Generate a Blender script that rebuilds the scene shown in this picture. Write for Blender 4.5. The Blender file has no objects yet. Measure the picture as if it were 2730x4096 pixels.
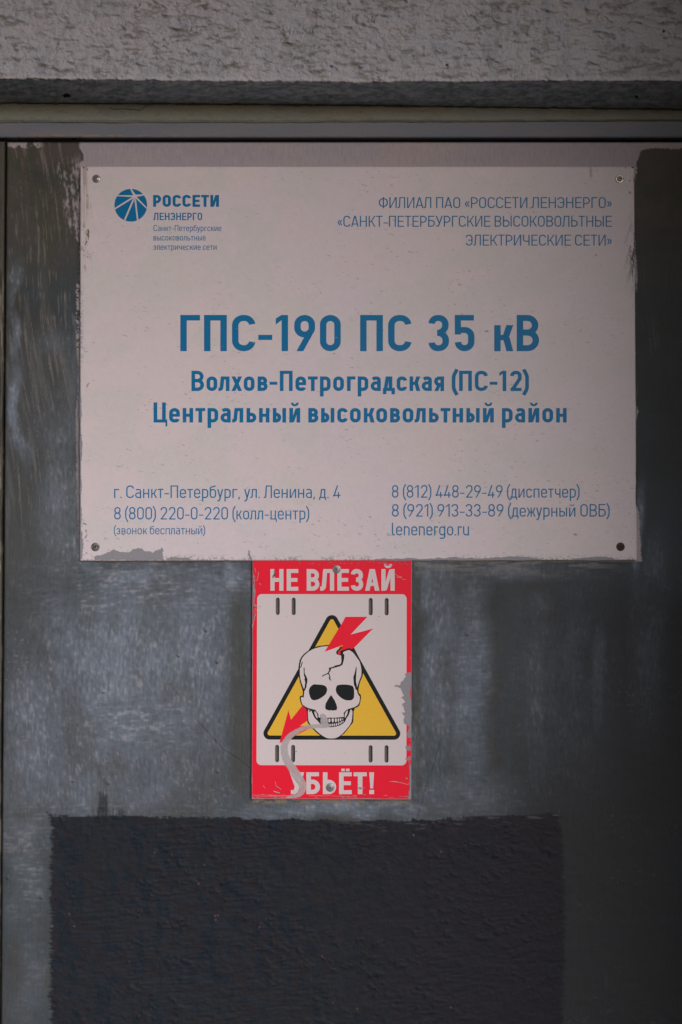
import bpy, math, random
import numpy as np
from mathutils import Vector, Matrix
from mathutils.geometry import tessellate_polygon

scene = bpy.context.scene
COL = scene.collection

# ------------------------------------------------------------------ camera
CAM = Vector((0.0, -1.6, 1.5))
PITCH = math.radians(1.1)
LENS, SENS = 50.0, 36.0
PW, PH = 2730.0, 4096.0
cd = bpy.data.cameras.new("camera")
cam = bpy.data.objects.new("camera", cd)
COL.objects.link(cam)
cam.location = CAM
cam.rotation_euler = (math.radians(90) + PITCH, 0, 0)
cd.sensor_fit = 'VERTICAL'
cd.sensor_height = SENS
cd.lens = LENS
cd.clip_start = 0.05
cd.clip_end = 500
scene.camera = cam

# ------------------------------------------------------------------ sky and sun (soft, hazy daylight)
SUN_AZ, SUN_EL = 0.50, 0.345        # right of the wall normal / above the horizon
world = bpy.data.worlds.new("World")
scene.world = world
world.use_nodes = True
nt = world.node_tree
sky = nt.nodes.new("ShaderNodeTexSky")
sky.sky_type = 'NISHITA'
sky.sun_disc = False
sky.sun_elevation = SUN_EL
sky.sun_rotation = math.pi - SUN_AZ
sky.air_density = 1.0
sky.dust_density = 1.0
nt.links.new(sky.outputs[0], nt.nodes["Background"].inputs[0])
nt.nodes["Background"].inputs[1].default_value = 0.05
sd = bpy.data.lights.new("sun", 'SUN')
sd.energy = 2.6
sd.angle = math.radians(44)
sd.color = (1.0, 0.97, 0.985)
sun = bpy.data.objects.new("sun", sd)
COL.objects.link(sun)
sdir = Vector((math.cos(SUN_EL)*math.sin(SUN_AZ), -math.cos(SUN_EL)*math.cos(SUN_AZ), math.sin(SUN_EL)))
sun.location = sdir*6
sun.rotation_euler = sdir.to_track_quat('Z', 'Y').to_euler()
scene.view_settings.view_transform = 'Standard'
scene.view_settings.look = 'None'
scene.view_settings.exposure = 0.30
scene.view_settings.gamma = 1.0

# ------------------------------------------------------------------ helpers
_c, _s = math.cos(PITCH), math.sin(PITCH)
K = SENS/LENS/PH          # tangent per photo pixel

def U(px, py, prot=0.0):
    """world position of the spot seen at (px,py) that stands prot metres proud of the door plane y=0"""
    px = np.asarray(px, float); py = np.asarray(py, float); prot = np.asarray(prot, float)
    tx = (px-PW/2)*K; ty = (PH/2-py)*K
    dy = _c - ty*_s
    dz = ty*_c + _s
    t = (-prot - CAM.y)/dy
    return np.stack(np.broadcast_arrays(CAM.x+tx*t, -prot, CAM.z+dz*t), -1)

def link(name, me, mat=None, parent=None):
    o = bpy.data.objects.new(name, me)
    COL.objects.link(o)
    if mat is not None: me.materials.append(mat)
    if parent is not None: o.parent = parent
    return o

def mesh_np(name, V, F, nper, col=None, smooth=True):
    """fast mesh from numpy arrays; F flat index array with nper vertices per face"""
    me = bpy.data.meshes.new(name)
    n = len(F)//nper
    me.vertices.add(len(V)); me.vertices.foreach_set("co", np.ascontiguousarray(V, dtype=np.float32).ravel())
    me.loops.add(len(F)); me.loops.foreach_set("vertex_index", np.asarray(F, dtype=np.int32))
    me.polygons.add(n)
    me.polygons.foreach_set("loop_start", np.arange(0, len(F), nper, dtype=np.int32))
    me.polygons.foreach_set("use_smooth", np.full(n, smooth, dtype=bool))
    me.update(calc_edges=True)
    if col is not None:
        a = me.color_attributes.new("paint", 'FLOAT_COLOR', 'POINT')
        c4 = np.ones((len(V), 4), np.float32); c4[:, :3] = col
        a.data.foreach_set("color", c4.ravel())
    return me

def sheet(name, X, Y, Z, colr, mat, parent, skirt=0.003):
    """grid of photo-pixel coords X,Y with protrusion Z -> a solid-edged sheet of real thickness"""
    nr, nc = X.shape
    Xe = np.pad(X, 1, mode='edge'); Ye = np.pad(Y, 1, mode='edge'); Ze = np.pad(Z, 1, mode='edge')
    P = U(Xe, Ye, Ze)
    P[0, :, 1] += skirt; P[-1, :, 1] += skirt; P[:, 0, 1] += skirt; P[:, -1, 1] += skirt
    C = np.pad(colr, ((1, 1), (1, 1), (0, 0)), mode='edge')
    nr += 2; nc += 2
    idx = np.arange(nr*nc).reshape(nr, nc)
    F = np.stack([idx[:-1, :-1], idx[1:, :-1], idx[1:, 1:], idx[:-1, 1:]], -1).ravel()
    me = mesh_np(name, P.reshape(-1, 3), F, 4, C.reshape(-1, 3))
    return link(name, me, mat, parent)

def empty(name, loc, label, cat, group=None):
    o = bpy.data.objects.new(name, None)
    COL.objects.link(o)
    o.empty_display_size = 0.05
    o['label'] = label; o['category'] = cat
    if group: o['group'] = group
    return o

# numpy noise in photo-pixel space
def vnoise(x, y, sx, sy, seed):
    r = np.random.default_rng(seed)
    T = r.random((256, 256)).astype(np.float32)
    u = x/sx + 1000.37; v = y/sy + 1000.71
    iu = np.floor(u).astype(np.int64); iv = np.floor(v).astype(np.int64)
    fu = u-iu; fv = v-iv
    fu = fu*fu*(3-2*fu); fv = fv*fv*(3-2*fv)
    a = T[iv & 255, iu & 255]; b = T[iv & 255, (iu+1) & 255]
    c = T[(iv+1) & 255, iu & 255]; d = T[(iv+1) & 255, (iu+1) & 255]
    return (a*(1-fu)+b*fu)*(1-fv)+(c*(1-fu)+d*fu)*fv

def fbm(x, y, sx, sy, seed, octv=4, gain=0.55):
    s = 0; a = 1; t = 0
    for k in range(octv):
        s = s + a*vnoise(x, y, sx/2**k, sy/2**k, seed*17+k); t += a; a *= gain
    return s/t

def sstep(a, b, x):
    t = np.clip((x-a)/(b-a), 0, 1); return t*t*(3-2*t)

def mixc(A, B, m):
    m = m[..., None]; return A*(1-m)+np.asarray(B)*m

def cc(x, *rgb):
    return np.broadcast_to(np.array(rgb, float), x.shape+(3,)).copy()

# ------------------------------------------------------------------ materials
def new_mat(name):
    m = bpy.data.materials.new(name); m.use_nodes = True
    return m, m.node_tree, m.node_tree.nodes["Principled BSDF"]

def paint_mat(name, rough=0.55, bump=0.3, grain=(260, 260, 260), bdist=0.0006, var=0.12, spec=0.5, rough_var=0.1, fine=900):
    m, t, b = new_mat(name)
    at = t.nodes.new("ShaderNodeAttribute"); at.attribute_name = "paint"
    tc = t.nodes.new("ShaderNodeTexCoord")
    mp = t.nodes.new("ShaderNodeMapping"); mp.inputs['Scale'].default_value = grain
    n1 = t.nodes.new("ShaderNodeTexNoise"); n1.inputs['Scale'].default_value = 1.0; n1.inputs['Detail'].default_value = 5
    n2 = t.nodes.new("ShaderNodeTexNoise"); n2.inputs['Scale'].default_value = fine; n2.inputs['Detail'].default_value = 2
    t.links.new(tc.outputs['Object'], mp.inputs[0]); t.links.new(mp.outputs[0], n1.inputs['Vector'])
    t.links.new(tc.outputs['Object'], n2.inputs['Vector'])
    ad = t.nodes.new("ShaderNodeMath"); ad.operation = 'ADD'
    t.links.new(n1.outputs[0], ad.inputs[0]); t.links.new(n2.outputs[0], ad.inputs[1])
    mr = t.nodes.new("ShaderNodeMapRange"); mr.inputs[1].default_value = 0.6; mr.inputs[2].default_value = 1.4
    mr.inputs[3].default_value = 1-var; mr.inputs[4].default_value = 1+var
    t.links.new(ad.outputs[0], mr.inputs[0])
    vm = t.nodes.new("ShaderNodeVectorMath"); vm.operation = 'SCALE'
    t.links.new(at.outputs['Color'], vm.inputs[0]); t.links.new(mr.outputs[0], vm.inputs['Scale'])
    t.links.new(vm.outputs[0], b.inputs['Base Color'])
    r2 = t.nodes.new("ShaderNodeMapRange"); r2.inputs[1].default_value = 0.3; r2.inputs[2].default_value = 0.7
    r2.inputs[3].default_value = rough-rough_var; r2.inputs[4].default_value = rough+rough_var
    t.links.new(n1.outputs[0], r2.inputs[0]); t.links.new(r2.outputs[0], b.inputs['Roughness'])
    bp = t.nodes.new("ShaderNodeBump"); bp.inputs['Strength'].default_value = bump; bp.inputs['Distance'].default_value = bdist
    t.links.new(ad.outputs[0], bp.inputs['Height']); t.links.new(bp.outputs[0], b.inputs['Normal'])
    b.inputs['Specular IOR Level'].default_value = spec
    return m

def flat_mat(name, rgb, rough=0.45, var=0.08, scale=700, bump=0.08):
    m, t, b = new_mat(name)
    tc = t.nodes.new("ShaderNodeTexCoord")
    n = t.nodes.new("ShaderNodeTexNoise"); n.inputs['Scale'].default_value = scale; n.inputs['Detail'].default_value = 4
    t.links.new(tc.outputs['Object'], n.inputs['Vector'])
    mr = t.nodes.new("ShaderNodeMapRange"); mr.inputs[1].default_value = 0.3; mr.inputs[2].default_value = 0.7
    mr.inputs[3].default_value = 1-var; mr.inputs[4].default_value = 1+var
    t.links.new(n.outputs[0], mr.inputs[0])
    vm = t.nodes.new("ShaderNodeVectorMath"); vm.operation = 'SCALE'; vm.inputs[0].default_value = rgb
    t.links.new(mr.outputs[0], vm.inputs['Scale']); t.links.new(vm.outputs[0], b.inputs['Base Color'])
    b.inputs['Roughness'].default_value = rough
    b.inputs['Specular IOR Level'].default_value = 0.14
    bp = t.nodes.new("ShaderNodeBump"); bp.inputs['Strength'].default_value = bump; bp.inputs['Distance'].default_value = 0.0004
    t.links.new(n.outputs[0], bp.inputs['Height']); t.links.new(bp.outputs[0], b.inputs['Normal'])
    return m

M_door = paint_mat("door_paint", 0.62, 0.45, (420, 420, 90), 0.0007, 0.16, 0.13)
M_frame = paint_mat("frame_paint", 0.5, 0.5, (300, 300, 420), 0.0005, 0.06, 0.15)
M_stucco = paint_mat("stucco", 0.9, 0.8, (140, 140, 170), 0.0022, 0.06, 0.2, fine=420)
M_mortar = paint_mat("mortar", 0.9, 0.5, (220, 220, 420), 0.0008, 0.12, 0.2)
M_sign = paint_mat("sign_enamel", 0.5, 0.25, (120, 120, 160), 0.0003, 0.035, 0.15)
BLUE = flat_mat("blue_print", (0.001, 0.160, 0.375), 0.45, 0.05)
WHITE = flat_mat("white_print", (0.66, 0.58, 0.61), 0.45, 0.03)
WHITE2 = flat_mat("white_skull_print", (0.67, 0.59, 0.62), 0.45, 0.03)
RED = flat_mat("red_print", (0.84, 0.012, 0.040), 0.45, 0.05)
YELLOW = flat_mat("yellow_print", (0.79, 0.475, 0.048), 0.45, 0.05)
BLACK = flat_mat("black_print", (0.010, 0.013, 0.016), 0.5, 0.3)
PEEL = flat_mat("bare_grey_metal", (0.27, 0.265, 0.30), 0.55, 0.08)
SCRATCH = flat_mat("pale_scratch", (0.42, 0.36, 0.38), 0.6, 0.15)
GRIME = flat_mat("dark_grime", (0.10, 0.085, 0.075), 0.8, 0.3, 300)
OLIVE = flat_mat("olive_overpaint", (0.085, 0.08, 0.06), 0.7, 0.3, 300)
OLIVE2 = flat_mat("thin_olive_overpaint", (0.20, 0.18, 0.135), 0.7, 0.3, 300)
DARK = flat_mat("dark_gap", (0.006, 0.007, 0.008), 0.95, 0.2)

# ================================================================== WALL (lintel over the door, plus unseen blocks added to shade the door)
wall = empty("wall", (0, 0, 0), "rough pale stucco wall above the door, its dark underside over the frame", "wall")
lintel_x = [-300, 0, 700, 1400, 2100, 2730, 3100]
edge_top = lambda x: np.interp(x, lintel_x, [316, 318, 325, 331, 327, 326, 326])
edge_bot = lambda x: np.interp(x, lintel_x, [411, 412, 415, 420, 430, 437, 440])
head_top = lambda x: np.interp(x, lintel_x, [487, 486, 487, 485, 482, 480, 479])
PL = 0.085                               # lintel proud of the door
rag = lambda x: 7*(fbm(x, x*0, 60, 60, 5, 4)-0.5)+5*(vnoise(x, x*0, 11, 9, 6)-0.5)
cols = np.arange(-420, 3200, 4.0)
rows = np.linspace(0, 1, 190)
X, R = np.meshgrid(cols, rows)
Yp = -420 + R*(edge_top(X)+rag(X)+420)
big = fbm(X, Yp, 130, 70, 11, 3); mid = fbm(X, Yp, 30, 22, 12, 4); lump = fbm(X, Yp, 70, 34, 13, 4)
wxx = X+26*(mid-0.5)*2; wyy = Yp+14*(lump-0.5)*2
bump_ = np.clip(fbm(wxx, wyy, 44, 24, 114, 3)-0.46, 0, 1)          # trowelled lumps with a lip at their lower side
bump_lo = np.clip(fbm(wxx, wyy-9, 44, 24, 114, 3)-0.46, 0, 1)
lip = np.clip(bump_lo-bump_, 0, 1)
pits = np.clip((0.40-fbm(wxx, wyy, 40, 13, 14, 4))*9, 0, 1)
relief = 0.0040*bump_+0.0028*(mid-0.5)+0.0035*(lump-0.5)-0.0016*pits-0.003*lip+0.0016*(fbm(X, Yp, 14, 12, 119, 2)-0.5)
rnd = np.clip((edge_top(X)+rag(X)-Yp)/9, 0, 1)
Z = PL + relief*np.clip(rnd+0.3, 0, 1) - 0.0035*(1-np.sqrt(1-(1-rnd)**2))
C = cc(X, 0.455, 0.455, 0.53)
C = mixc(C, (0.49, 0.475, 0.54), sstep(0.4, 0.7, fbm(X, Yp, 90, 50, 15)))
C = mixc(C, (0.36, 0.37, 0.43), 0.7*sstep(0.52, 0.75, fbm(X, Yp, 40, 90, 16)))
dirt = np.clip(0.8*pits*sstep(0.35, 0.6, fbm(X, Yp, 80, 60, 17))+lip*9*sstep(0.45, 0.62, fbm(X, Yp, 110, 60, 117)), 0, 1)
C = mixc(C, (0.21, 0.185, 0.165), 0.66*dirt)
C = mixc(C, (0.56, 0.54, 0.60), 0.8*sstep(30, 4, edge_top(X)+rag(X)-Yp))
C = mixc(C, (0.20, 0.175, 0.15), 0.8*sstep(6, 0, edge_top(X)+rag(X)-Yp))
# hairline cracks: thin level sets, kept only in patches
cf = np.abs(fbm(X, Yp, 90, 150, 18, 4)-0.5)
ck = sstep(0.008, 0.0, cf)*sstep(0.50, 0.62, fbm(X, Yp, 120, 90, 19))
C = mixc(C, (0.12, 0.115, 0.12), 0.85*ck)
for (hx, hy, hr) in [(2655, 126, 7), (1788, 260, 7), (1325, 266, 6), (25, 154, 4), (1288, 283, 4), (560, 20, 5)]:
    d = np.hypot(X-hx, (Yp-hy)*1.2)
    C = mixc(C, (0.02, 0.018, 0.018), sstep(hr, hr*0.5, d)); Z = Z-0.004*sstep(hr, hr*0.4, d)
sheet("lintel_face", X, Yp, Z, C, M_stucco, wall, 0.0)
# soffit
rows = np.linspace(0, 1, 34)
X, R = np.meshgrid(cols, rows)
y0 = edge_top(X)+rag(X)
Y1 = edge_bot(X)+3*(vnoise(X, X*0, 20, 9, 8)-0.5)
PZ = PL-0.0035-0.0715*R
# a level underside: interpolate between true 3-D front and back edges
A = U(X, y0, np.full_like(X, PL-0.0035)); B = U(X, Y1, np.full_like(X, 0.010))
Pw = A*(1-R[..., None])+B*R[..., None]
fr = X*1.0
lum = fbm(X, R*340, 46, 60, 21, 4)
Pw[..., 2] -= 0.0060*(lum-0.5)*np.sin(np.pi*np.clip(R, 0, 1))
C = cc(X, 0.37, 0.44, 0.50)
C = mixc(C, (0.30, 0.42, 0.42), sstep(0.5, 0.7, fbm(X, R*300, 60, 60, 22)))
C = mixc(C, (0.56, 0.58, 0.59), 0.6*sstep(0.55, 0.75, fbm(X, R*300, 120, 30, 23)))
rip = fbm(X+60*R, R*90, 26, 7, 25, 3)
C = mixc(C, (0.20, 0.24, 0.26), 0.6*sstep(0.56, 0.66, rip)); C = mixc(C, (0.62, 0.66, 0.70), 0.5*sstep(0.44, 0.34, rip))
for (hx, hr_, rx) in [(268, 0.66, 22), (2548, 0.6, 8)]:
    d = np.hypot((X-hx)/rx, (R-hr_)/0.07)+0.6*(vnoise(X, R*100, 9, 9, 24)-0.5)
    C = mixc(C, (0.01, 0.01, 0.01), sstep(1.0, 0.8, d))
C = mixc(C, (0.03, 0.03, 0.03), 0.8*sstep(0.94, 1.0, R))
nr, nc = X.shape; idx = np.arange(nr*nc).reshape(nr, nc)
F = np.stack([idx[:-1, :-1], idx[1:, :-1], idx[1:, 1:], idx[:-1, 1:]], -1).ravel()
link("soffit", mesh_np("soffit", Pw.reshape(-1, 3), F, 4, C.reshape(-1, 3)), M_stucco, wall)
# mortar strip
rows = np.linspace(0, 1, 26)
X, R = np.meshgrid(cols, rows)
Yt = edge_bot(X)-4; Yb = head_top(X)+3+2.5*(vnoise(X, X*0, 13, 9, 30)-0.5)+3*(fbm(X, X*0, 90, 9, 31)-0.5)
Yp = Yt+R*(Yb-Yt)
Z = 0.0085+0.0022*(fbm(X, Yp, 70, 22, 32)-0.5)-0.002*sstep(0.85, 1, R)
C = cc(X, 0.225, 0.228, 0.200)
C = mixc(C, (0.20, 0.215, 0.205), sstep(0.4, 0.7, fbm(X, Yp, 180, 40, 33)))
C = mixc(C, (0.25, 0.205, 0.155), 0.6*sstep(0.5, 0.75, fbm(X, Yp, 200, 20, 34)))
C = mixc(C, (0.16, 0.15, 0.12), 0.5*sstep(0.55, 0.8, fbm(X, Yp, 34, 12, 35)))
crk = np.abs(Yp-(Yt+6+7*(fbm(X, X*0, 30, 9, 36)-0.5)*2))
C = mixc(C, (0.02, 0.02, 0.02), 0.9*sstep(3.0, 0.8, crk))
c2 = np.interp(X, [436, 455, 500, 560, 585, 600], [430, 437, 436, 441, 425, 414])
C = mixc(C, (0.05, 0.05, 0.045), sstep(3.0, 0.8, np.abs(Yp-c2))*((X > 436) & (X < 600)))
sheet("mortar_joint", X, Yp, Z, C, M_mortar, wall, 0.004)

# unseen blocks added beyond the frame to dim the right side and top (solid boxes)
def box(name, x0, x1, y0, y1, z0, z1, mat, parent, col=(0.33, 0.31, 0.33)):
    V = np.array([(x, y, z) for x in (x0, x1) for y in (y0, y1) for z in (z0, z1)], float)
    Fq = [0, 1, 3, 2, 4, 6, 7, 5, 0, 4, 5, 1, 2, 3, 7, 6, 0, 2, 6, 4, 1, 5, 7, 3]
    me = mesh_np(name, V, Fq, 4, np.tile(np.array(col), (8, 1)), False)
    return link(name, me, mat, parent)
ZC = 1.53
box("shade_block_right", 0.582, 0.80, -0.69, 0.05, ZC-1.5, ZC+0.90, M_stucco, wall)
box("shade_block_top", -2.4, 1.4, -1.76, 0.05, ZC+0.90, ZC+1.05, M_stucco, wall)
box("wall_core", -2.4, 0.80, 0.05, 0.12, ZC-1.5, ZC+0.90, M_stucco, wall)

# ================================================================== DOOR FRAME
frame = empty("door_frame", (0, 0, 0), "grey painted steel frame with a narrow head strip above the door", "door frame")
rows = np.concatenate([np.linspace(0, .82, 14), np.linspace(.84, 1, 14)])
X, R = np.meshgrid(np.arange(-400, 3100, 6.0), rows)
Yt = head_top(X); Yb = 0*X+553
Yp = Yt+R*(Yb-Yt)
d = np.clip((Yb-Yp)/11, 0, 1)
Z = 0.0045-0.004*(1-np.sqrt(1-(1-d)**2))+0.0002*(fbm(X, Yp, 30, 20, 40)-0.5)
C = cc(X, 0.165, 0.178, 0.22)
C = mixc(C, (0.19, 0.185, 0.215), sstep(0.4, 0.7, fbm(X, Yp, 300, 40, 41)))
ol = sstep(0.62, 0.66, fbm(X, Yp, 14, 12, 42, 3))*(np.exp(-((X-285)/30)**2)+0.8*np.exp(-((X-88)/16)**2) > 0.25)*(Yp > 524)
C = mixc(C, (0.07, 0.075, 0.05), ol)
warm = np.exp(-((Yp-543)/5)**2)*sstep(80, 200, X)*sstep(950, 500, X)*sstep(0.35, 0.6, fbm(X, Yp, 40, 8, 43))
C = mixc(C, (0.36, 0.27, 0.21), 0.55*warm)
for sx in (150, 466, 205):
    C = mixc(C, (0.30, 0.12, 0.05), sstep(6, 2, np.hypot((X-sx)*0.6, Yp-545)))
sheet("head_rail", X, Yp, Z, C, M_frame, frame, 0.040)
# dark rebate behind the gaps
P = U(np.array([-500, 3200, 3200, -500.]), np.array([500, 500, 4600, 4600.]), -0.045)
link("rebate", mesh_np("rebate", P, [3, 2, 1, 0], 4, None, False), DARK, frame)

def seal(name, pts, depth):
    A_ = U([p[0] for p in pts], [p[1] for p in pts], -depth); B_ = A_.copy(); B_[:, 1] += 0.008
    V = np.concatenate([A_, B_]); Fq = [3, 2, 1, 0, 4, 5, 6, 7, 0, 1, 5, 4, 1, 2, 6, 5, 2, 3, 7, 6, 3, 0, 4, 7]
    link(name, mesh_np(name, V, Fq, 4, None, False), DARK, frame)
seal("rubber_seal", [(-400, 545), (3150, 545), (3150, 578), (-400, 578)], 0.0052)
# ================================================================== DOOR LEAF
door = empty("metal_door", (0, 0, 0), "dark grey metal door patched with brushed-over paint, carrying both signs", "door")
gapR = lambda y: np.interp(y, [500, 580, 1100, 2290, 3400, 4096, 4500], [29, 28, 24, 17, 9, 5, 2])
gapL = lambda y: np.interp(y, [500, 580, 1100, 2290, 3400, 4096, 4500], [21, 20, 17, 9, 3, -1, -4])

def door_paint(x, y):
    n = lambda sx, sy, sd, o=4: fbm(x, y, sx, sy, sd, o)
    base = cc(x, 0.37, 0.325, 0.375)
    base = mixc(base, (0.40, 0.34, 0.36), sstep(0.4, 0.7, n(300, 60, 50)))
    # brushed dark coat, drifting between olive, brown and slate
    dk = cc(x, 0.056, 0.062, 0.069)
    dk = mixc(dk, (0.052, 0.064, 0.074), sstep(0.45, 0.6, n(240, 300, 51)))
    dk = mixc(dk, (0.057, 0.059, 0.060), sstep(0.5, 0.62, n(160, 380, 52)))
    top = sstep(1250, 800, y)
    dk = mixc(dk, (0.090, 0.077, 0.072), top*0.95)
    dk = mixc(dk, (0.070, 0.071, 0.057), top*sstep(0.45, 0.6, n(110, 150, 53)))
    dk = mixc(dk, (0.048, 0.051, 0.055), 0.6*sstep(0.5, 0.7, n(500, 260, 54)))
    dk = mixc(dk, (0.034, 0.036, 0.040), 0.95*sstep(1950, 2500, x+0.25*(y-2300))*sstep(2200, 2500, y))  # light falloff towards the lower right, painted into the coat colour
    dk = mixc(dk, (0.075, 0.079, 0.083), 0.8*sstep(360, 250, x)*sstep(1200, 1500, y)*sstep(2400, 2200, y))
    # light streaks left by the bristles (slightly slanting)
    xs = x - 0.12*(y-900) + 14*np.sin(y/170.)
    st = np.clip((fbm(xs, y, 7, 260, 55, 2)-0.66)*7, 0, 1)*sstep(0.45, 0.6, n(60, 130, 56))
    st2 = np.clip((fbm(xs, y, 5, 90, 57, 2)-0.70)*7, 0, 1)
    leftz = sstep(330, 300, x)*sstep(2250, 1900, y)
    rightz = sstep(2540, 2560, x)*sstep(900, 1100, y)*sstep(1700, 1300, y)
    dk = mixc(dk, (0.25, 0.22, 0.205), np.clip(st*0.5+st2*0.4, 0, 1)*np.clip(leftz+0.30*rightz, 0, 1))
    # broad pale rubbing, left panel
    rub = sstep(0.50, 0.72, fbm(xs, y, 30, 240, 58, 4))*sstep(950, 1300, y)*leftz
    dk = mixc(dk, (0.155, 0.158, 0.165), 0.40*rub)
    # pale blue-grey patches
    ch = np.zeros_like(x)
    wa = 70-45*sstep(1700, 2000, x); wx = x+wa*(n(200, 200, 60)-0.5)*2; wy = y+wa*(n(200, 200, 61)-0.5)*2
    for (cx, cy, rx, ry, a) in [
        (560, 2640, 400, 430, 0.98), (520, 2860, 420, 400, 0.66), (650, 2700, 300, 500, .6), (690, 2350, 440, 130, 0.70), (290, 2120, 130, 260, 0.80), (235, 1850, 90, 230, 0.45),
        (78, 1640, 24, 190, 0.95), (60, 1340, 22, 90, .7), (45, 1150, 25, 90, 0.55), (230, 1400, 80, 60, 0.4), (300, 1500, 40, 200, .35),
        (170, 2900, 150, 420, 0.55), (420, 3150, 460, 130, 0.55), (820, 3050, 120, 200, .35),
        (1755, 2620, 85, 420, 0.68), (1880, 2760, 75, 430, 0.80), (1690, 2330, 50, 150, 0.65), (1850, 3180, 190, 110, 0.50),
        (2080, 2280, 260, 45, 0.45), (2150, 2760, 55, 380, 0.26), (2215, 2700, 230, 430, .15), (2290, 2600, 50, 260, .22), (2395, 2700, 30, 230, 0.26), (2160, 2420, 60, 60, .3), (2590, 2560, 70, 330, 0.16), (2620, 2250, 40, 120, 0.2),
        (1370, 3238, 420, 40, 0.80), (955, 2300, 60, 75, 1.0), (600, 2290, 330, 45, .9), (310, 2190, 90, 110, .9), (1688, 2950, 22, 260, 0.7), (2556, 2120, 16, 160, .75), (2549, 1640, 6, 70, .8),
        (115, 3440, 70, 260, 0.42), (60, 3320, 60, 150, .3), (130, 3900, 55, 200, 0.18)]:
        ch = np.maximum(ch, a*np.exp(-(np.abs((wx-cx)/rx)**2.6+np.abs((wy-cy)/ry)**2.6)))
    # bristle direction: vertical in the field, horizontal under the sign and in two swathes
    hz = np.clip(sstep(2520, 2380, y)*sstep(2240, 2260, y)*(x < 1010)+np.exp(-((x-560)/230)**4-((y-2900-0.10*(x-560))/110)**4)+sstep(3180, 3230, y)+0.7*sstep(1750, 1850, x)*sstep(2150, 2050, x), 0, 1)
    arc = 22*np.sin((x-350)/260.)
    cur = 30*np.sin((y-2300)/230.)*sstep(2250, 2400, y)
    sv = 0.55*fbm(x+cur+0.06*y, y, 7, 44, 62, 2)+0.45*vnoise(x+cur, y, 7, 16, 162)
    sh = 0.55*fbm(x, y+arc, 60, 8, 64, 2)+0.45*vnoise(x, y+arc, 18, 8, 164)
    g = (sv*(1-hz)+sh*hz-0.5)/0.14                      # fine bristle grain
    mot = (n(60, 50, 63, 3)-0.5)/0.15; patch = (n(190, 170, 66, 3)-0.5)/0.16
    sp = (fbm(x, y, 13, 15, 168, 3)-0.5)/0.15
    f = np.clip(ch*(0.98+0.10*patch+0.06*mot)+ch*(0.14*g+0.07*sp), 0, 1)
    chc = cc(x, 0.168, 0.200, 0.256)
    chc = mixc(chc, (0.135, 0.158, 0.190), sstep(-0.3, 1.2, (n(120, 260, 68)-0.5)/0.15))
    hi = sstep(0.4, 2.6, g*0.9+mot*0.35+0.5*sp+0.35*patch)
    chc = mixc(chc, (0.30, 0.30, 0.345), 0.58*hi)
    dk = dk*(1-f[..., None])+chc*f[..., None]
    # flecks
    fl = (1-0.75*sstep(1800, 1950, x))*sstep(0.80, 0.86, vnoise(x, y, 9, 9, 69))*sstep(0.55, 0.7, n(120, 120, 70))*sstep(2250, 2300, y)
    dk = mixc(dk, (0.24, 0.225, 0.225), 0.35*fl)
    # where the dark coat is missing
    e1 = 10*(n(16, 16, 71)-0.5)*2; e2 = 3*(vnoise(x, y, 5, 5, 72)-0.5)*2
    xL = np.interp(y, [560, 590, 605, 618, 640, 652, 662, 700, 2250], [316, 318, 326, 336, 334, 322, 316, 320, 320])
    xR = np.interp(y, [575, 592, 602, 640, 660, 672, 700, 740, 900, 1000, 1120, 1180, 1600, 1650, 1690, 1990, 2040, 2200, 2245],
                   [2800, 2600, 2567, 2550, 2546, 2553, 2543, 2535, 2530, 2542, 2552, 2540, 2540, 2556, 2540, 2540, 2556, 2564, 2566])
    miss = sstep(xL-2, xL+2, x+0.5*e1+e2)*sstep(xR+2, xR-2, x+0.5*e1+e2)*(y < 2246)
    miss = np.maximum(miss, sstep(596, 592, y+0.6*e1+e2+0.03*(2730-x)*0)*(x > 2540)*1.0)
    # bare flakes at the very top on the left, thinly painted strip beside the sign
    flk = sstep(590, 584, y+1.3*e1)*sstep(25, 40, x)*sstep(185, 150, x)*sstep(0.40, 0.5, n(26, 40, 73))
    miss = np.maximum(miss, flk)
    xd = np.interp(y, [600, 680, 780, 860, 930, 952, 980], [250, 226, 236, 262, 285, 300, 324])
    band = sstep(xd-1, xd+2, x)*(x < 324)*sstep(600, 680, y)*(y < 990)
    scr = np.clip((0.6*fbm(x-0.12*(y-700), y, 6, 80, 74, 3)+0.4*fbm(x, y, 9, 14, 174, 2)-0.50)*5+0.35*sstep(270, 320, x), 0, 1)
    miss = np.maximum(miss, band*scr*0.85)
    bx = np.interp(y, [1100, 1150, 1380, 1470, 1600, 1640, 1900, 2240], [320, 306, 306, 314, 312, 304, 308, 318])
    miss = np.maximum(miss, sstep(bx-2, bx+2, x+e2)*(x < 330)*(y < 2246)*sstep(1090, 1150, y)*np.where(y < 1400, sstep(0.42, 0.5, vnoise(x, y, 7, 6, 75)), 0.65))
    C = dk*(1-miss[..., None])+base*miss[..., None]
    # under the warning plate
    pl = ((x > 1016) & (x < 1640) & (y > 2240) & (y < 3192)).astype(float)
    C = mixc(C, (0.15, 0.13, 0.135), pl)
    # brown weathered line of old paint round the plates
    ed = sstep(16, 4, np.abs(y-3204))*sstep(1000, 1020, x)*sstep(1660, 1640, x)*sstep(0.40, 0.55, n(22, 9, 76))
    C = mixc(C, (0.21, 0.165, 0.125), ed)
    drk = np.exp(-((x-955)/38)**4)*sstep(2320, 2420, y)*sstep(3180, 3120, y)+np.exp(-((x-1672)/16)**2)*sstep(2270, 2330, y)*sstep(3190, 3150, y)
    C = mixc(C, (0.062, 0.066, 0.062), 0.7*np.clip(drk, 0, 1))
    us = sstep(2330, 2246, y)*(y > 2240)*(x > 1660)*sstep(0.42, 0.6, fbm(x, y, 90, 9, 77, 4))*sstep(2560, 2300, x)
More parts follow.
